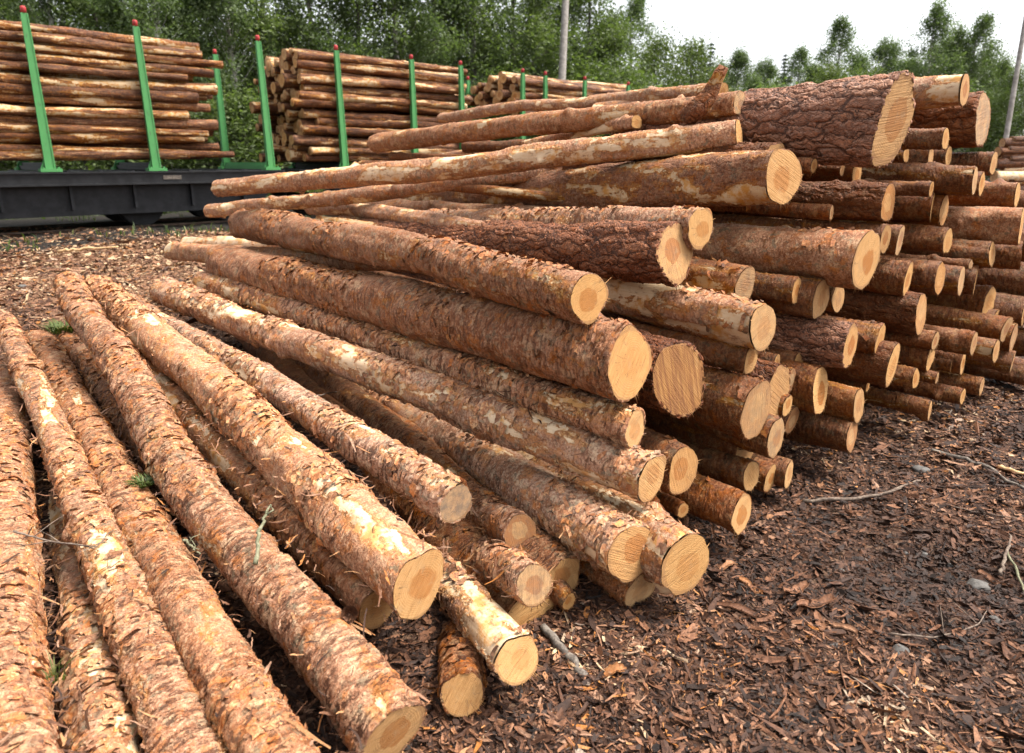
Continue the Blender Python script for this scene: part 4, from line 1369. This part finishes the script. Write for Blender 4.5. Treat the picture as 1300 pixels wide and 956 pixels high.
def wagon(s0, s1, stakes, label):
    root = empty('timber_wagon', M_TRACK)
    tag(root, label, 'railway wagon', 'timber wagons on the siding')
    c0, c1 = -.10, WID + .10
    b = MB()
    b.box((s0, c0, DECK - .10), (s1, c1, DECK - .04))
    x = s0 + .4
    while x < s1 - .3:
        b.box((x, c0 + .05, DECK - .045), (x + .06, c1 - .05, DECK - .02))
        x += .55
    b.build('deck', M_DARKSTEEL, root, smooth=False)
    for c, sg in ((c0, -1), (c1, 1)):
        b = MB()
        b.box((s0, c - .03, DECK - .26), (s1, c + .03, DECK - .045))
        b.box((s0, c - .075 if sg < 0 else c - .02, DECK - .07), (s1, c + .02 if sg < 0 else c + .075, DECK - .042))
        b.box((s0, c - .075 if sg < 0 else c - .02, DECK - .29), (s1, c + .02 if sg < 0 else c + .075, DECK - .255))
        sl = b.build('side_sill', M_SILL, root, smooth=False)
    # fish-bellied main girder under the deck
    b = MB()
    for c in (.14, WID - .14):
        m0, m1 = s0 + .15, s1 - .15
        z = [DECK - .40, DECK - .86, DECK - .86, DECK - .40]
        xs = [m0, m0 + .5, m1 - .5, m1]
        for a in range(3):
            v = [(xs[a], c - .05, DECK - .24), (xs[a + 1], c - .05, DECK - .24), (xs[a + 1], c - .05, z[a + 1]), (xs[a], c - .05, z[a]),
                 (xs[a], c + .05, DECK - .24), (xs[a + 1], c + .05, DECK - .24), (xs[a + 1], c + .05, z[a + 1]), (xs[a], c + .05, z[a])]
            b.add(v, [(3, 2, 1, 0), (4, 5, 6, 7), (0, 1, 5, 4), (2, 3, 7, 6), (1, 2, 6, 5), (0, 4, 7, 3)])
        x = m0 + .8
        while x < m1:
            b.box((x, c - .16, DECK - .74), (x + .05, c - .052, DECK - .262))
            x += 1.1
    b.build('main_girder', M_DARKSTEEL, root, smooth=False)
    for sx in stakes:
        b = MB()
        b.box((sx - .10, -.02, DECK - .018), (sx + .10, WID + .02, DECK + .07))
        b.box((sx - .05, .02, DECK + .072), (sx + .05, WID - .02, DECK + .13))
        b.build('bolster', M_GREEN if abs(sx - SA[-1]) < .01 else M_DARKSTEEL, root, smooth=False)
        stake(root, sx, 0.0, random.uniform(-.05, .03), 1)
        stake(root, sx, WID, random.uniform(-.04, .04), -1)
    # bogies
    for bc in (s0 + 2.0, s1 - 2.0):
        fr = MB()
        for c in (.45, WID - .45):
            fr.box((bc - 1.25, c - .06, RAILZ + .48), (bc + 1.25, c + .06, RAILZ + .72))
            for a in (-.9, .9):
                fr.box((bc + a - .16, c - .10, RAILZ + .30), (bc + a + .16, c + .10, RAILZ + .56))
        fr.box((bc - .2, .4, RAILZ + .5), (bc + .2, WID - .4, RAILZ + .85))
        bg = fr.build('bogie', M_DARKSTEEL, root, smooth=False)
        for a in (-.9, .9):
            wb = MB()
            wb.tube([(bc + a, .5, RAILZ + .44), (bc + a, WID - .5, RAILZ + .44)], .07, 10)
            for c in (WID / 2 - .75, WID / 2 + .75):
                wb.tube([(bc + a, c - .06, RAILZ + .44), (bc + a, c + .04, RAILZ + .44), (bc + a, c + .06, RAILZ + .44)], [.44, .44, .40], 28)
                wb.tube([(bc + a, c + .06, RAILZ + .44), (bc + a, c + .09, RAILZ + .44)], .47, 28)
            wb.build('wheelset', M_DARKSTEEL, bg, smooth=False)
    # small yellow lamp bracket / chalk plate
    b = MB()
    b.box((s1 - 2.6, c0 - .045, DECK - .20), (s1 - 2.25, c0 - .032, DECK - .12))
    b.build('load_plate', M_GREYWOOD, root, smooth=False)
    return root


SA = [s_of(x) for x in (62, 197, 343)]
wagon(s_of(62) - 9.5, s_of(357), [SA[0] - 4.6, SA[0] - 2.4] + SA, 'nearest dark timber wagon with green red capped stakes, left side')
SB = [s_of(x) for x in (437, 527, 588)]
SB.append(SB[-1] + 2.3)
wagon(s_of(375), SB[-1] + .8, SB, 'second timber wagon, green stakes around the middle log load')
SC = [s_of(x) for x in (691, 739, 793)]
wagon(s_of(640), SC[-1] + 2.5, SC, 'third timber wagon, farthest away, its stake tops showing above the heap')

# log meshes for the loads: a few shapes, each placed as its own object
LOADMESH = []
for k in range(6):
    zs = np.linspace(0, 5.0, 90)
    V, Q, A, r0_, r1_ = log_mesh(5.0, .1, .082 + .004 * (k % 3), zs, 18, 900 + k, bow=.03, lump=1.2)
    n0 = len(V)
    S_ = 18
    e0 = np.arange(S_)[None, ::-1]
    e1 = (np.arange(S_) + n0 - S_)[None]
    me = mesh_np('load_log', V, [Q, e0, e1], [M_BARKF, M_CUT], {'chip': A}, midx=np.concatenate([np.zeros(len(Q), int), [1, 1]]))
    LOADMESH.append(me)


def load(sf, length, cols, label_tail, group, front_px=None, zvis=0.0, z_base=None, jit=.22, rowspread=None, vis=lambda c, r, z, ztop: True, topfn=None, rmean=.105):
    """cols: list of column tops (m above the deck)"""
    nc = len(cols)
    pitch = (WID - .36) / (nc - 1)
    rg = np.random.default_rng(int(abs(sf) * 100) + 5)
    for c, top in enumerate(cols):
        z = DECK + .14
        row = 0
        while True:
            r = rg.uniform(rmean * .72, rmean * 1.28)
            row += 1
            if z + 2 * r > DECK + top + .10:
                break
            zc = z + r
            z += 2 * r * (.87 if c == 0 else .92)
            if not vis(c, row, zc, DECK + top):
                continue
            y = .19 + c * pitch + rg.normal(0, .025) + (.05 if row % 2 else -.05) * (1 if c else .5)
            st = sf + rg.normal(0, jit * (1 if z < DECK + top - .5 else .5))
            L = length + rg.normal(0, .12)
            flip = rg.random() < .5
            tilt = rg.normal(0, .006)
            o = link('pine_log', LOADMESH[rg.integers(0, 6)])
            ax = np.array([1.0, 0, tilt + rg.normal(0, .003)])
            ax[1] = rg.normal(0, .006)
            ax /= np.linalg.norm(ax)
            zz = ax * (-1 if flip else 1)
            up = np.array([0, 0, 1.0])
            yy = up - zz * zz[2]
            yy /= np.linalg.norm(yy)
            xx = np.cross(yy, zz)
            a = rg.random() * 6.283
            xr, yr = xx * math.cos(a) + yy * math.sin(a), -xx * math.sin(a) + yy * math.cos(a)
            m = np.eye(4)
            m[:3, 0], m[:3, 1], m[:3, 2] = xr * r / .1, yr * r / .1, zz * L / 5.0
            m[:3, 3] = np.array([st + (L if flip else 0), y, zc]) - 0
            o.matrix_world = M_TRACK @ Matrix(m.tolist())
            tone = rg.uniform(.15, .56)
            set_bark(o, rg.random(), tone, .0, rg.uniform(.25, .54))
            o['radius'], o['dirty'], o['plank'], o['heart'] = .1, float(rg.uniform(0, .35)), 0.0, float(rg.uniform(.4, 1))
            shade = 'dark' if tone < .3 else ('reddish' if tone < .48 else 'light brown')
            where = 'front row' if c == 0 else ORD[c + 1] + ' row back'
            tag(o, f'{shade} log, {ORD[row]} up {where} of the {label_tail}', 'log', group)


sA1 = s_of(271)
load(sA1 - 5.2, 5.2, [2.44, 2.52, 2.62, 2.66, 2.68, 2.66, 2.6, 2.55, 2.45, 2.3], 'left wagon load', 'logs loaded on the nearest wagon',
     vis=lambda c, r, z, t: c < 2 or z > t - .42, jit=.20, rmean=.094)
lB = s_of(596) - s_of(390)
load(s_of(392), lB, [2.50, 2.60, 2.7, 2.72, 2.70, 2.66, 2.6, 2.5, 2.4], 'middle wagon load', 'logs loaded on the second wagon', jit=.20,
     vis=lambda c, r, z, t: True, rmean=.118)
lC = s_of(815) - s_of(662)
load(s_of(664), lC, [2.62, 2.72, 2.8, 2.75, 2.7, 2.65, 2.55, 2.45], 'farthest wagon load', 'logs loaded on the third wagon', jit=.20,
     vis=lambda c, r, z, t: z > DECK + 1.45 and (c < 1 or z > DECK + 1.75), rmean=.14)
print('load lengths', lB, lC, 'stakes', SA, SB, SC)

# rails and ballast
for c in (WID / 2 - .75, WID / 2 + .75):
    b = MB()
    b.box((-40, c - .035, RAILZ - .03), (160, c + .035, RAILZ))
    b.box((-40, c - .01, RAILZ - .13), (160, c + .01, RAILZ - .032))
    b.box((-40, c - .07, RAILZ - .155), (160, c + .07, RAILZ - .132))
    tag(b.build('railway_rail', M_RAIL, smooth=False, matrix=M_TRACK), kind='structure')
xs = np.arange(-30, 120, .45)
cs = np.linspace(-1.2, WID + 1.2, 26)
XS, CS = np.meshgrid(xs, cs, indexing='ij')
prof = RAILZ - .14 - .22 * np.clip((np.abs(CS - WID / 2) - 1.3) / 1.1, 0, 1.2)
ZB = prof + .05 * n2(XS, CS, 4, 8).reshape(XS.shape)
nb = len(cs)
ii = (np.arange(len(xs) - 1)[:, None] * nb + np.arange(nb - 1)[None]).ravel()
M_BALLAST = mat_simple('track_ballast', (.008, .006, .005), (.03, .022, .017), 30, .9, 1.0, dist=.03)
tag(link('track_bed', mesh_np('track_bed', np.stack([XS.ravel(), CS.ravel(), ZB.ravel()], 1), [np.stack([ii, ii + nb, ii + nb + 1, ii + 1], 1)], [M_BALLAST]), None, M_TRACK), kind='structure')
b = MB()
for s in np.arange(-20, 60, .62):
    b.box((s - .12, WID / 2 - 1.28, RAILZ - .30), (s + .12, WID / 2 + 1.28, RAILZ - .158))
tag(b.build('railway_sleepers', M_GREYWOOD, smooth=False, matrix=M_TRACK), kind='structure')

# rough undergrowth just beyond the track
rgu = np.random.default_rng(77)
cs, rs, ts = [], [], []
for k in range(420):
    s_ = rgu.uniform(-14, 24)
    c_ = rgu.uniform(4.6, 8.0)
    p = np.array(M_TRACK @ Vector((s_, c_, 0)))
    p[2] = .25 + rgu.uniform(.0, .75) * (.5 + .5 * (c_ - 4.6) / 3.4)
    cs.append(p)
    rs.append(rgu.uniform(.35, .7))
    ts.append(rgu.uniform(.0, .5))
UNDER = (rgu, np.array(cs), np.array(rs), np.array(ts))

# weeds along the track
b = MB()
for k in range(900):
    s = rng.uniform(-3, 8)
    c = rng.normal(-1.5, .45) if k % 3 else rng.normal(3.6, .4)
    if n2([s], [c], 1.1, 77)[0] < .05:
        continue
    p = np.array(M_TRACK @ Vector((s, c, 0)))
    p[2] = max(gheight(np.array([p[0]]), np.array([p[1]]))[0], .1)
    a = rng.random() * 6.28
    h = rng.uniform(.05, .22)
    d = np.array([math.cos(a), math.sin(a), 0])
    sd = np.array([-d[1], d[0], 0]) * .012
    b.add([p - sd, p + sd, p + np.array([0, 0, h * .6]) + d * h * .2 + sd * .8, p + np.array([0, 0, h * .6]) + d * h * .2 - sd * .8, p + np.array([0, 0, h * .85]) + d * h * .6],
          [(0, 1, 2, 3)], [(3, 2, 4)], a=rng.random())
tag(b.build('trackside_grass', M_GRASS), 'sparse green weeds along the railway siding', 'grass', kind='stuff')

# ------------------------------------------------------------------ far timber stack at the right edge
fp = [(1262, 222, 10, .9), (1262, 206, 9, .2), (1266, 191, 9, .15), (1272, 180, 8, .5), (1284, 176, 7, .3), (1272, 214, 8, .85), (1268, 198, 8, .4), (1278, 188, 8, .2),
      (1290, 182, 7, .45), (1266, 232, 9, .25), (1276, 226, 9, .6), (1272, 240, 9, .3), (1268, 250, 9, .25), (1280, 201, 8, .1)]
for k, (px, py, r, bw) in enumerate(sorted(fp, key=lambda q: q[1])):
    d = 11.5
    P0 = at(px, py + 2, d + .02 * (k % 3))
    dv = np.array([.93, -.02 + .03 * math.sin(k * 2.1), -.005 + .02 * math.cos(k * 3.3)])
    zz = dv / np.linalg.norm(dv)
    yy = np.array([0, 0, 1.0]) - zz * zz[2]
    yy /= np.linalg.norm(yy)
    xx = np.cross(yy, zz)
    m = np.eye(4)
    rr = r / 1.35 / FPX * d / .1
    m[:3, 0], m[:3, 1], m[:3, 2], m[:3, 3] = xx * rr, yy * rr, zz * .9, P0
    o = link('birch_log' if bw > .8 else 'grey_log', LOADMESH[k % 6])
    o.matrix_world = Matrix(m.tolist())
    set_bark(o, .1 + k * .06, .2 if bw < .8 else .8, .2, .1 if bw < .8 else .9)
    o['radius'], o['dirty'], o['plank'], o['heart'] = .1, .4, 0.0, .5
    tag(o, f'{"whitish" if bw > .8 else "dark grey"} log, {ORD[k + 1]} from the top in the far stack at the right edge', 'log', 'logs of the far stack at the right edge')

# ------------------------------------------------------------------ poles
def pole(px0, py0, px1, py1, d, r, ztop_extra, label, mat):
    a, c = at(px1, py1, d), at(px0, py0, d)
    dv = (c - a) / np.linalg.norm(c - a)
    base = a - dv * ((a[2] - .1) / dv[2])
    top = c + dv * ztop_extra
    b = MB()
    t = np.linspace(0, 1, 12)[:, None]
    b.tube((base + (top - base) * t) - base, np.linspace(r * 1.1, r * .85, 12), 14)
    tag(b.build('utility_pole', mat, matrix=Matrix.Translation(base)), label, 'pole')


pole(718, 0, 714, 88, 30.5, .175, 2.0, 'grey wooden utility pole rising before the dark forest', M_POLE)
pole(1297, 55, 1278, 170, 16, .055, 2.0, 'thin leaning grey pole at the right edge', M_POLE)

# ------------------------------------------------------------------ trees
def leaf_cloud(rg, centers, radii, per, size, flat=.75, tone_c=None):
    n = len(centers) * per
    c = np.repeat(centers, per, 0)
    r = np.repeat(radii, per)
    p = c + rg.normal(0, .5, (n, 3)) * r[:, None] * np.array([1, 1, flat])
    s = size * rg.uniform(.55, 1.35, n)
    nr = rg.normal(0, 1, (n, 3)) + np.array([0, 0, .6])
    nr /= np.linalg.norm(nr, axis=1)[:, None]
    a = np.cross(nr, rg.normal(0, 1, (n, 3)))
    a /= np.linalg.norm(a, axis=1)[:, None]
    b = np.cross(nr, a)
    V = np.stack([p + a * s[:, None], p + b * s[:, None] * .55, p - a * s[:, None] * .9, p - b * s[:, None] * .55], 1).reshape(-1, 3)
    t = np.repeat(tone_c, per) if tone_c is not None else np.full(n, .5)
    tone = np.clip(t + rg.normal(0, .16, n), 0, 1)
    q = np.arange(n * 4).reshape(-1, 4)
    return V, q, np.repeat(tone, 4)


V, q, tone = leaf_cloud(UNDER[0], UNDER[1], UNDER[2], 130, .06, .8, UNDER[3])
tag(link('undergrowth', mesh_np('undergrowth', V, [q], [M_LEAF_DARK], {'chip': tone}, smooth=False)), 'dark undergrowth on the far side of the railway siding', 'undergrowth', kind='stuff')


def limb(b, rg, p0, p1, r0, r1, n=6, sag=.08):
    t = np.linspace(0, 1, n)[:, None]
    L = np.linalg.norm(p1 - p0)
    pts = p0 + (p1 - p0) * t + rg.normal(0, .025 * L, (n, 3)) * np.sin(np.pi * t)
    pts[:, 2] += np.sin(np.pi * t[:, 0]) * sag * L
    b.tube(pts, np.linspace(r0, r1, n), 6, cap=False)


def tree_broad(seed, Ht, spread, nclump, per, leaf, base=.22, pointed=.5, droop=0.0):
    """returns (trunk MB, leaf V, q, tone)"""
    rg = np.random.default_rng(seed)
    tb = MB()
    n = 10
    t = np.linspace(0, 1, n)
    tr = np.stack([.25 * np.sin(t * 3 + seed) * t, .25 * np.cos(t * 2.3 + seed) * t, t * Ht * .93], 1)
    tr[0, :2] = 0
    R0 = .011 * Ht + .03
    tb.tube(tr, R0 * (1 - t) ** .8 + .015, 9)
    cs, rs, ts = [], [], []
    for k in range(nclump):
        h = base + (1 - base) * rg.random() ** .85
        prof = math.sin(math.pi * min(max((h - base) / (1 - base), .0), 1) ** (.55 + .3 * pointed)) ** .75
        prof = max(prof, .12)
        a = rg.random() * 6.283
        rr = spread * prof * (.35 + .65 * math.sqrt(rg.random())) * rg.uniform(.75, 1.2)
        c = np.array([math.cos(a) * rr, math.sin(a) * rr, h * Ht])
        ti = np.array([np.interp(max(h - .12, .05), t, tr[:, i] / 1) for i in range(3)])
        if k % 2 == 0:
            limb(tb, rg, ti, c, max(.012, R0 * .35 * (1 - h)), .006)
        cs.append(c)
        rs.append(spread * rg.uniform(.20, .36))
        ts.append(rg.uniform(.2, .8))
        if droop:
            for q in range(2):
                cs.append(c + np.array([rg.normal(0, .2), rg.normal(0, .2), -droop * (q + 1) * rg.uniform(.5, 1)]))
                rs.append(spread * .17)
                ts.append(rg.uniform(.3, .8))
    V, q, tone = leaf_cloud(rg, np.array(cs), np.array(rs), per, leaf, .85, np.array(ts))
    return tb, V, q, tone


def tree_spruce(seed, Ht, spread, leaf):
    rg = np.random.default_rng(seed)
    tb = MB()
    t = np.linspace(0, 1, 8)
    tb.tube(np.stack([0 * t, 0 * t, t * Ht], 1), .016 * Ht * (1 - t) + .02, 8)
    Vs, Qs, Ts = [], [], []
    n0 = 0
    z = .10 * Ht
    while z < Ht * .985:
        f = z / Ht
        rmax = spread * (1 - f) ** .85 * rg.uniform(.75, 1.15) + .10
        k = int(rg.integers(6, 10))
        for i in range(k):
            a = rg.random() * 6.283
            L = rmax * rg.uniform(.7, 1.1)
            m = max(8, int(60 * L / spread))
            u = rg.random(m) ** .7
            p = np.stack([np.cos(a) * u * L, np.sin(a) * u * L, z - .32 * u * L + .18 * (u * L) ** 2 / max(L, .1)], 1)
            p += rg.normal(0, .07 + .10 * (1 - f), (m, 3)) * np.array([1, 1, .6])
            d = np.stack([np.cos(a + rg.normal(0, .7, m)), np.sin(a + rg.normal(0, .7, m)), rg.normal(-.25, .2, m)], 1)
            sd = np.cross(d, rg.normal(0, 1, (m, 3)))
            sd /= np.linalg.norm(sd, axis=1)[:, None]
            s = leaf * rg.uniform(.6, 1.3, m)[:, None]
            V = np.stack([p + d * s, p + sd * s * .3, p - d * s, p - sd * s * .3], 1).reshape(-1, 3)
            Vs.append(V)
            Ts.append(np.repeat(np.clip(rg.normal(.5, .2, m) , 0, 1), 4))
            n0 += m
            if i % 2 == 0:
                limb(tb, rg, np.array([0, 0, z]), np.array([np.cos(a) * L, np.sin(a) * L, z - .2 * L]), .02, .006, 4, 0)
        z += Ht * .022 + .06
    V = np.concatenate(Vs)
    return tb, V, np.arange(len(V)).reshape(-1, 4), np.concatenate(Ts)


def build_kind(parts, leafmat, trunkmat):
    tb, V, q, tone = parts
    f = [np.concatenate(tb.q)]
    if tb.t:
        f.append(np.concatenate(tb.t))
    trunk = mesh_np('trunk', np.concatenate(tb.v), f, [trunkmat])
    crown = mesh_np('crown', V, [q], [leafmat], {'chip': tone}, smooth=False)
    return trunk, crown


KIND = {
    'alder': [build_kind(tree_broad(11 + i, 11.5, 2.7, 130, 150, .078, .06, .25), M_LEAF_DARK, M_TRUNK) for i in range(3)],
    'birch': [build_kind(tree_broad(31 + i, 11.0, 2.1, 110, 85, .062, .08, .5, .35), M_LEAF_BIRCH, M_BIRCHT) for i in range(3)],
    'birchthin': [build_kind(tree_broad(41 + i, 11.0, 1.95, 105, 52, .066, .12, .6, .3), M_LEAF_BIRCH, M_BIRCHT) for i in range(2)],
    'willow': [build_kind(tree_broad(51 + i, 6.5, 2.6, 110, 120, .062, .05, .2), M_LEAF_WILLOW, M_TRUNK) for i in range(2)],
    'spruce': [build_kind(tree_spruce(61 + i, 11.0, 2.0, .13), M_NEEDLE, M_TRUNK) for i in range(2)],
    'bush': [build_kind(tree_broad(71 + i, 3.2, 1.5, 50, 120, .05, .04, .1), M_LEAF_DARK, M_TRUNK) for i in range(2)],
}
KH = {'alder': 11.5, 'birch': 11.0, 'birchthin': 11.0, 'willow': 6.5, 'spruce': 11.0, 'bush': 3.2}
NAMES = {'alder': 'alder_tree', 'birch': 'birch_tree', 'birchthin': 'birch_tree', 'willow': 'willow_shrub', 'spruce': 'spruce_tree', 'bush': 'leafy_bush'}


def tree(kind, px, Y, top_py, label, wide=1.0, i=0):
    d = ray(px, 205)
    k = Y / d[1]
    x = (CAM + d * k)[0]
    dt = ray(px, top_py)
    ztop = (CAM + dt * (Y / dt[1]))[2]
    g = float(gheight(np.array([x]), np.array([Y]))[0])
    Ht = (ztop - g)
    s = Ht / (KH[kind] * 1.0)
    M = Matrix.Translation((x, Y, g - .05)) @ Matrix.Rotation((px * 1.7) % 6.28, 4, 'Z') @ Matrix.Diagonal((s * wide, s * wide, s, 1))
    root = empty(NAMES[kind], M)
    trunk, crown = KIND[kind][i % len(KIND[kind])]
    link('trunk', trunk, root)
    link('crown', crown, root)
    tag(root, label, 'bush' if kind in ('bush', 'willow') else 'tree', 'trees and bushes behind the timber yard')


E = [
    ('alder', -70, 24, -120, 'dark leafy tree half outside the left edge, behind the nearest wagon'),
    ('alder', 35, 27, -40, 'dark leafy tree with sky gaps behind the left end of the nearest load'),
    ('birch', 95, 25, -110, 'feathery birch behind the left end of the nearest load'),
    ('alder', 150, 26, -90, 'bushy dark tree between the first two green stakes'),
    ('birch', 215, 25, -130, 'birch rising just right of the second green stake'),
    ('alder', 262, 28, -100, 'dark tree behind the right end of the nearest load'),
    ('birch', 312, 27, -130, 'birch filling the gap between the nearest and the middle load'),
    ('alder', 352, 29, -120, 'dense tree directly above the left end of the middle load'),
    ('birch', 410, 30, -150, 'birch with pale stem behind the first stake of the middle load'),
    ('alder', 462, 31, -110, 'dense tree above the centre of the middle load'),
    ('birch', 512, 32, -150, 'feathery birch above the second stake of the middle load'),
    ('alder', 560, 34, -120, 'wide dark tree above the right end of the middle load'),
    ('birch', 607, 35, -130, 'birch in the gap between the middle and the farthest load'),
    ('alder', 655, 37, -90, 'dark tree behind the left end of the farthest load'),
    ('birch', 697, 40, -70, 'birch just left of the grey utility pole'),
    ('alder', 738, 41, -45, 'last tall dark tree just right of the grey utility pole'),
    ('alder', 772, 43, 18, 'lower dark tree at the end of the tall forest, under the open sky'),
    ('birchthin', 799, 60, -6, 'sparse tall birch top against the white sky beside the forest edge'),
    ('willow', 830, 45, 52, 'olive green willow bush right of the tall forest'),
    ('willow', 872, 47, 60, 'second olive willow bush, behind the branch stub'),
    ('spruce', 882, 68, 48, 'dark spruce tip above the olive willow bushes'),
    ('spruce', 893, 70, 52, 'second thinner dark spruce tip above the willows'),
    ('birch', 930, 58, 62, 'birch right of the upright branch stub'),
    ('birch', 962, 62, 72, 'loose birch between the stub and the huge butt log'),
    ('spruce', 985, 66, 66, 'dark spruce above the left part of the huge butt log'),
    ('birchthin', 1003, 64, 60, 'thin birch beside a dark spruce above the huge butt log'),
    ('willow', 1042, 50, 88, 'light green bush directly above the huge butt log'),
    ('birchthin', 1049, 60, 22, 'tall slender birch above the light green bush'),
    ('birch', 1075, 63, 70, 'mid height birch right of the slender one'),
    ('birch', 1108, 60, 44, 'birch with a pointed top left of the tallest birch'),
    ('birchthin', 1164, 56, 0, 'tallest birch, leaning over the huge butt log tip'),
    ('birch', 1140, 62, 75, 'low dense birch under the tallest one'),
    ('birchthin', 1192, 57, 30, 'birch with drooping crown right of the tallest one'),
    ('birchthin', 1220, 57, 18, 'airy birch above the topmost log'),
    ('birch', 1232, 60, 62, 'broad birch behind the topmost log'),
    ('alder', 1270, 46, 84, 'dark bushy tree left of the thin leaning pole'),
    ('alder', 1320, 44, 80, 'dark bushy tree cut off by the right edge'),
]
E += [
    ('birch', 905, 60, 78, 'birch peeping out between the willows and the branch stub'),
    ('birch', 948, 56, 92, 'low full birch over the left end of the huge butt log'),
    ('birch', 1022, 58, 82, 'full birch left of the light green bush'),
    ('willow', 1092, 50, 92, 'second light green bush, left of the tallest birch'),
    ('birch', 1176, 60, 48, 'full birch between the tallest birch and the drooping one'),
    ('birch', 1205, 58, 66, 'full birch under the airy one'),
    ('birch', 1252, 58, 74, 'birch left of the dark bushy tree at the right'),
]
for i, (k, px, Y, ty, lab) in enumerate(E):
    tree(k, px, Y, ty, lab, 1.0 if k != 'alder' else 1.1, i)
B = [(20, 22.5, 150), (110, 23, 150), (200, 23, 140), (285, 24, 130), (325, 24.5, 120), (370, 26, 130), (600, 33, 110), (650, 34, 95), (735, 38, 80), (790, 40, 92),
     (915, 46, 118), (975, 48, 112), (1090, 50, 108), (1190, 48, 110)]
BL = ['leftmost low bush behind the nearest wagon', 'low bush behind the first green stake', 'low bush behind the second green stake', 'low bush left of the rear stake in the gap',
      'low bush right of the rear stake in the gap', 'low bush behind the left end of the middle load', 'low bush in the gap before the farthest load',
      'low bush behind the farthest load', 'low bush at the foot of the grey utility pole', 'low bush at the right end of the farthest load',
      'dark bush right of the willows, behind the branch stub', 'dark bush behind the left part of the huge butt log', 'dark bush behind the middle of the huge butt log',
      'dark bush behind the topmost log']
for i, ((px, Y, ty), lab) in enumerate(zip(B, BL)):
    tree('bush', px, Y, ty, lab, 1.5, i)

# far-off wood closing the view behind the individual trees
rgw = np.random.default_rng(5)
cs, rs, ts = [], [], []
for k in range(900):
    px = rgw.uniform(-220, 1500)
    left = px < 780
    Y = rgw.uniform(34, 44) + .012 * max(px, 0) if left else rgw.uniform(72, 84)
    hmax = (6.5 + 5 * rgw.random()) if left else (8.6 + 4.0 * n2([px], [1], .012, 4)[0] + 2.6 * rgw.random())
    z = rgw.uniform(.3, 1) ** .6 * hmax
    d = ray(px, 205)
    cs.append((CAM + d * (Y / d[1])) * np.array([1, 1, 0]) + np.array([0, 0, z]))
    rs.append(rgw.uniform(1.0, 1.9))
    ts.append(rgw.uniform(.05, .6))
for k in range(260):
    px = rgw.uniform(-250, 800)
    Y = 27 + .012 * max(px, 0) + rgw.uniform(0, 3.5)
    d = ray(px, 205)
    cs.append((CAM + d * (Y / d[1])) * np.array([1, 1, 0]) + np.array([0, 0, rgw.uniform(.3, 2.6)]))
    rs.append(rgw.uniform(.9, 1.5))
    ts.append(rgw.uniform(.1, .6))
V, q, tone = leaf_cloud(rgw, np.array(cs), np.array(rs), 260, .115, 1.0, np.array(ts))
tag(link('far_wood', mesh_np('far_wood', V, [q], [M_LEAF_DARK], {'chip': tone}, smooth=False)), 'dark continuous wood closing the view behind the single trees', 'wood', kind='stuff')

# ------------------------------------------------------------------ light, sky, camera
SUN_EL, SUN_AZ = math.radians(62), math.radians(85)   # azimuth measured clockwise from +Y (view direction)
sd = bpy.data.lights.new('sun', 'SUN')
sd.energy = 2.8
sd.angle = math.radians(20)
sd.color = (1.0, .94, .85)
so = bpy.data.objects.new('sun', sd)
col.objects.link(so)
dirv = Vector((math.sin(SUN_AZ) * math.cos(SUN_EL), math.cos(SUN_AZ) * math.cos(SUN_EL), math.sin(SUN_EL)))
so.rotation_euler = dirv.to_track_quat('Z', 'Y').to_euler()
w = bpy.data.worlds.new('World')
scene.world = w
w.use_nodes = True
nt = w.node_tree
bg = nt.nodes['Background']
sk = nt.nodes.new('ShaderNodeTexSky')
sk.sky_type = 'NISHITA'
sk.sun_disc = False
sk.sun_elevation = SUN_EL
sk.sun_rotation = SUN_AZ
sk.dust_density = 4.0
sk.air_density = 1.0
hs = nt.nodes.new('ShaderNodeHueSaturation')
hs.inputs['Saturation'].default_value = .22
nt.links.new(sk.outputs[0], hs.inputs['Color'])
nt.links.new(hs.outputs[0], bg.inputs['Color'])
bg.inputs['Strength'].default_value = .148

cd = bpy.data.cameras.new('camera')
cd.sensor_fit = 'HORIZONTAL'
cd.sensor_width = 36
cd.lens = 36 * FPX / 1300
cd.shift_y = -45 / 1300
cd.clip_start = .05
cd.clip_end = 3000
cd.dof.use_dof = True
cd.dof.focus_distance = 3.4
cd.dof.aperture_fstop = 2.8
co = bpy.data.objects.new('camera', cd)
col.objects.link(co)
co.location = CAM
co.rotation_euler = (math.pi / 2 - PITCH, 0, 0)
scene.camera = co

scene.view_settings.view_transform = 'Standard'
scene.view_settings.look = 'None'
scene.view_settings.gamma = 1
scene.view_settings.exposure = EXPOSURE
scene.render.engine = 'CYCLES'
scene.cycles.use_denoising = True
scene.cycles.use_adaptive_sampling = True
scene.cycles.adaptive_threshold = .02
scene.cycles.max_bounces = 6
scene.cycles.diffuse_bounces = 1
scene.cycles.transmission_bounces = 3
scene.cycles.caustics_reflective = False
scene.cycles.caustics_refractive = False
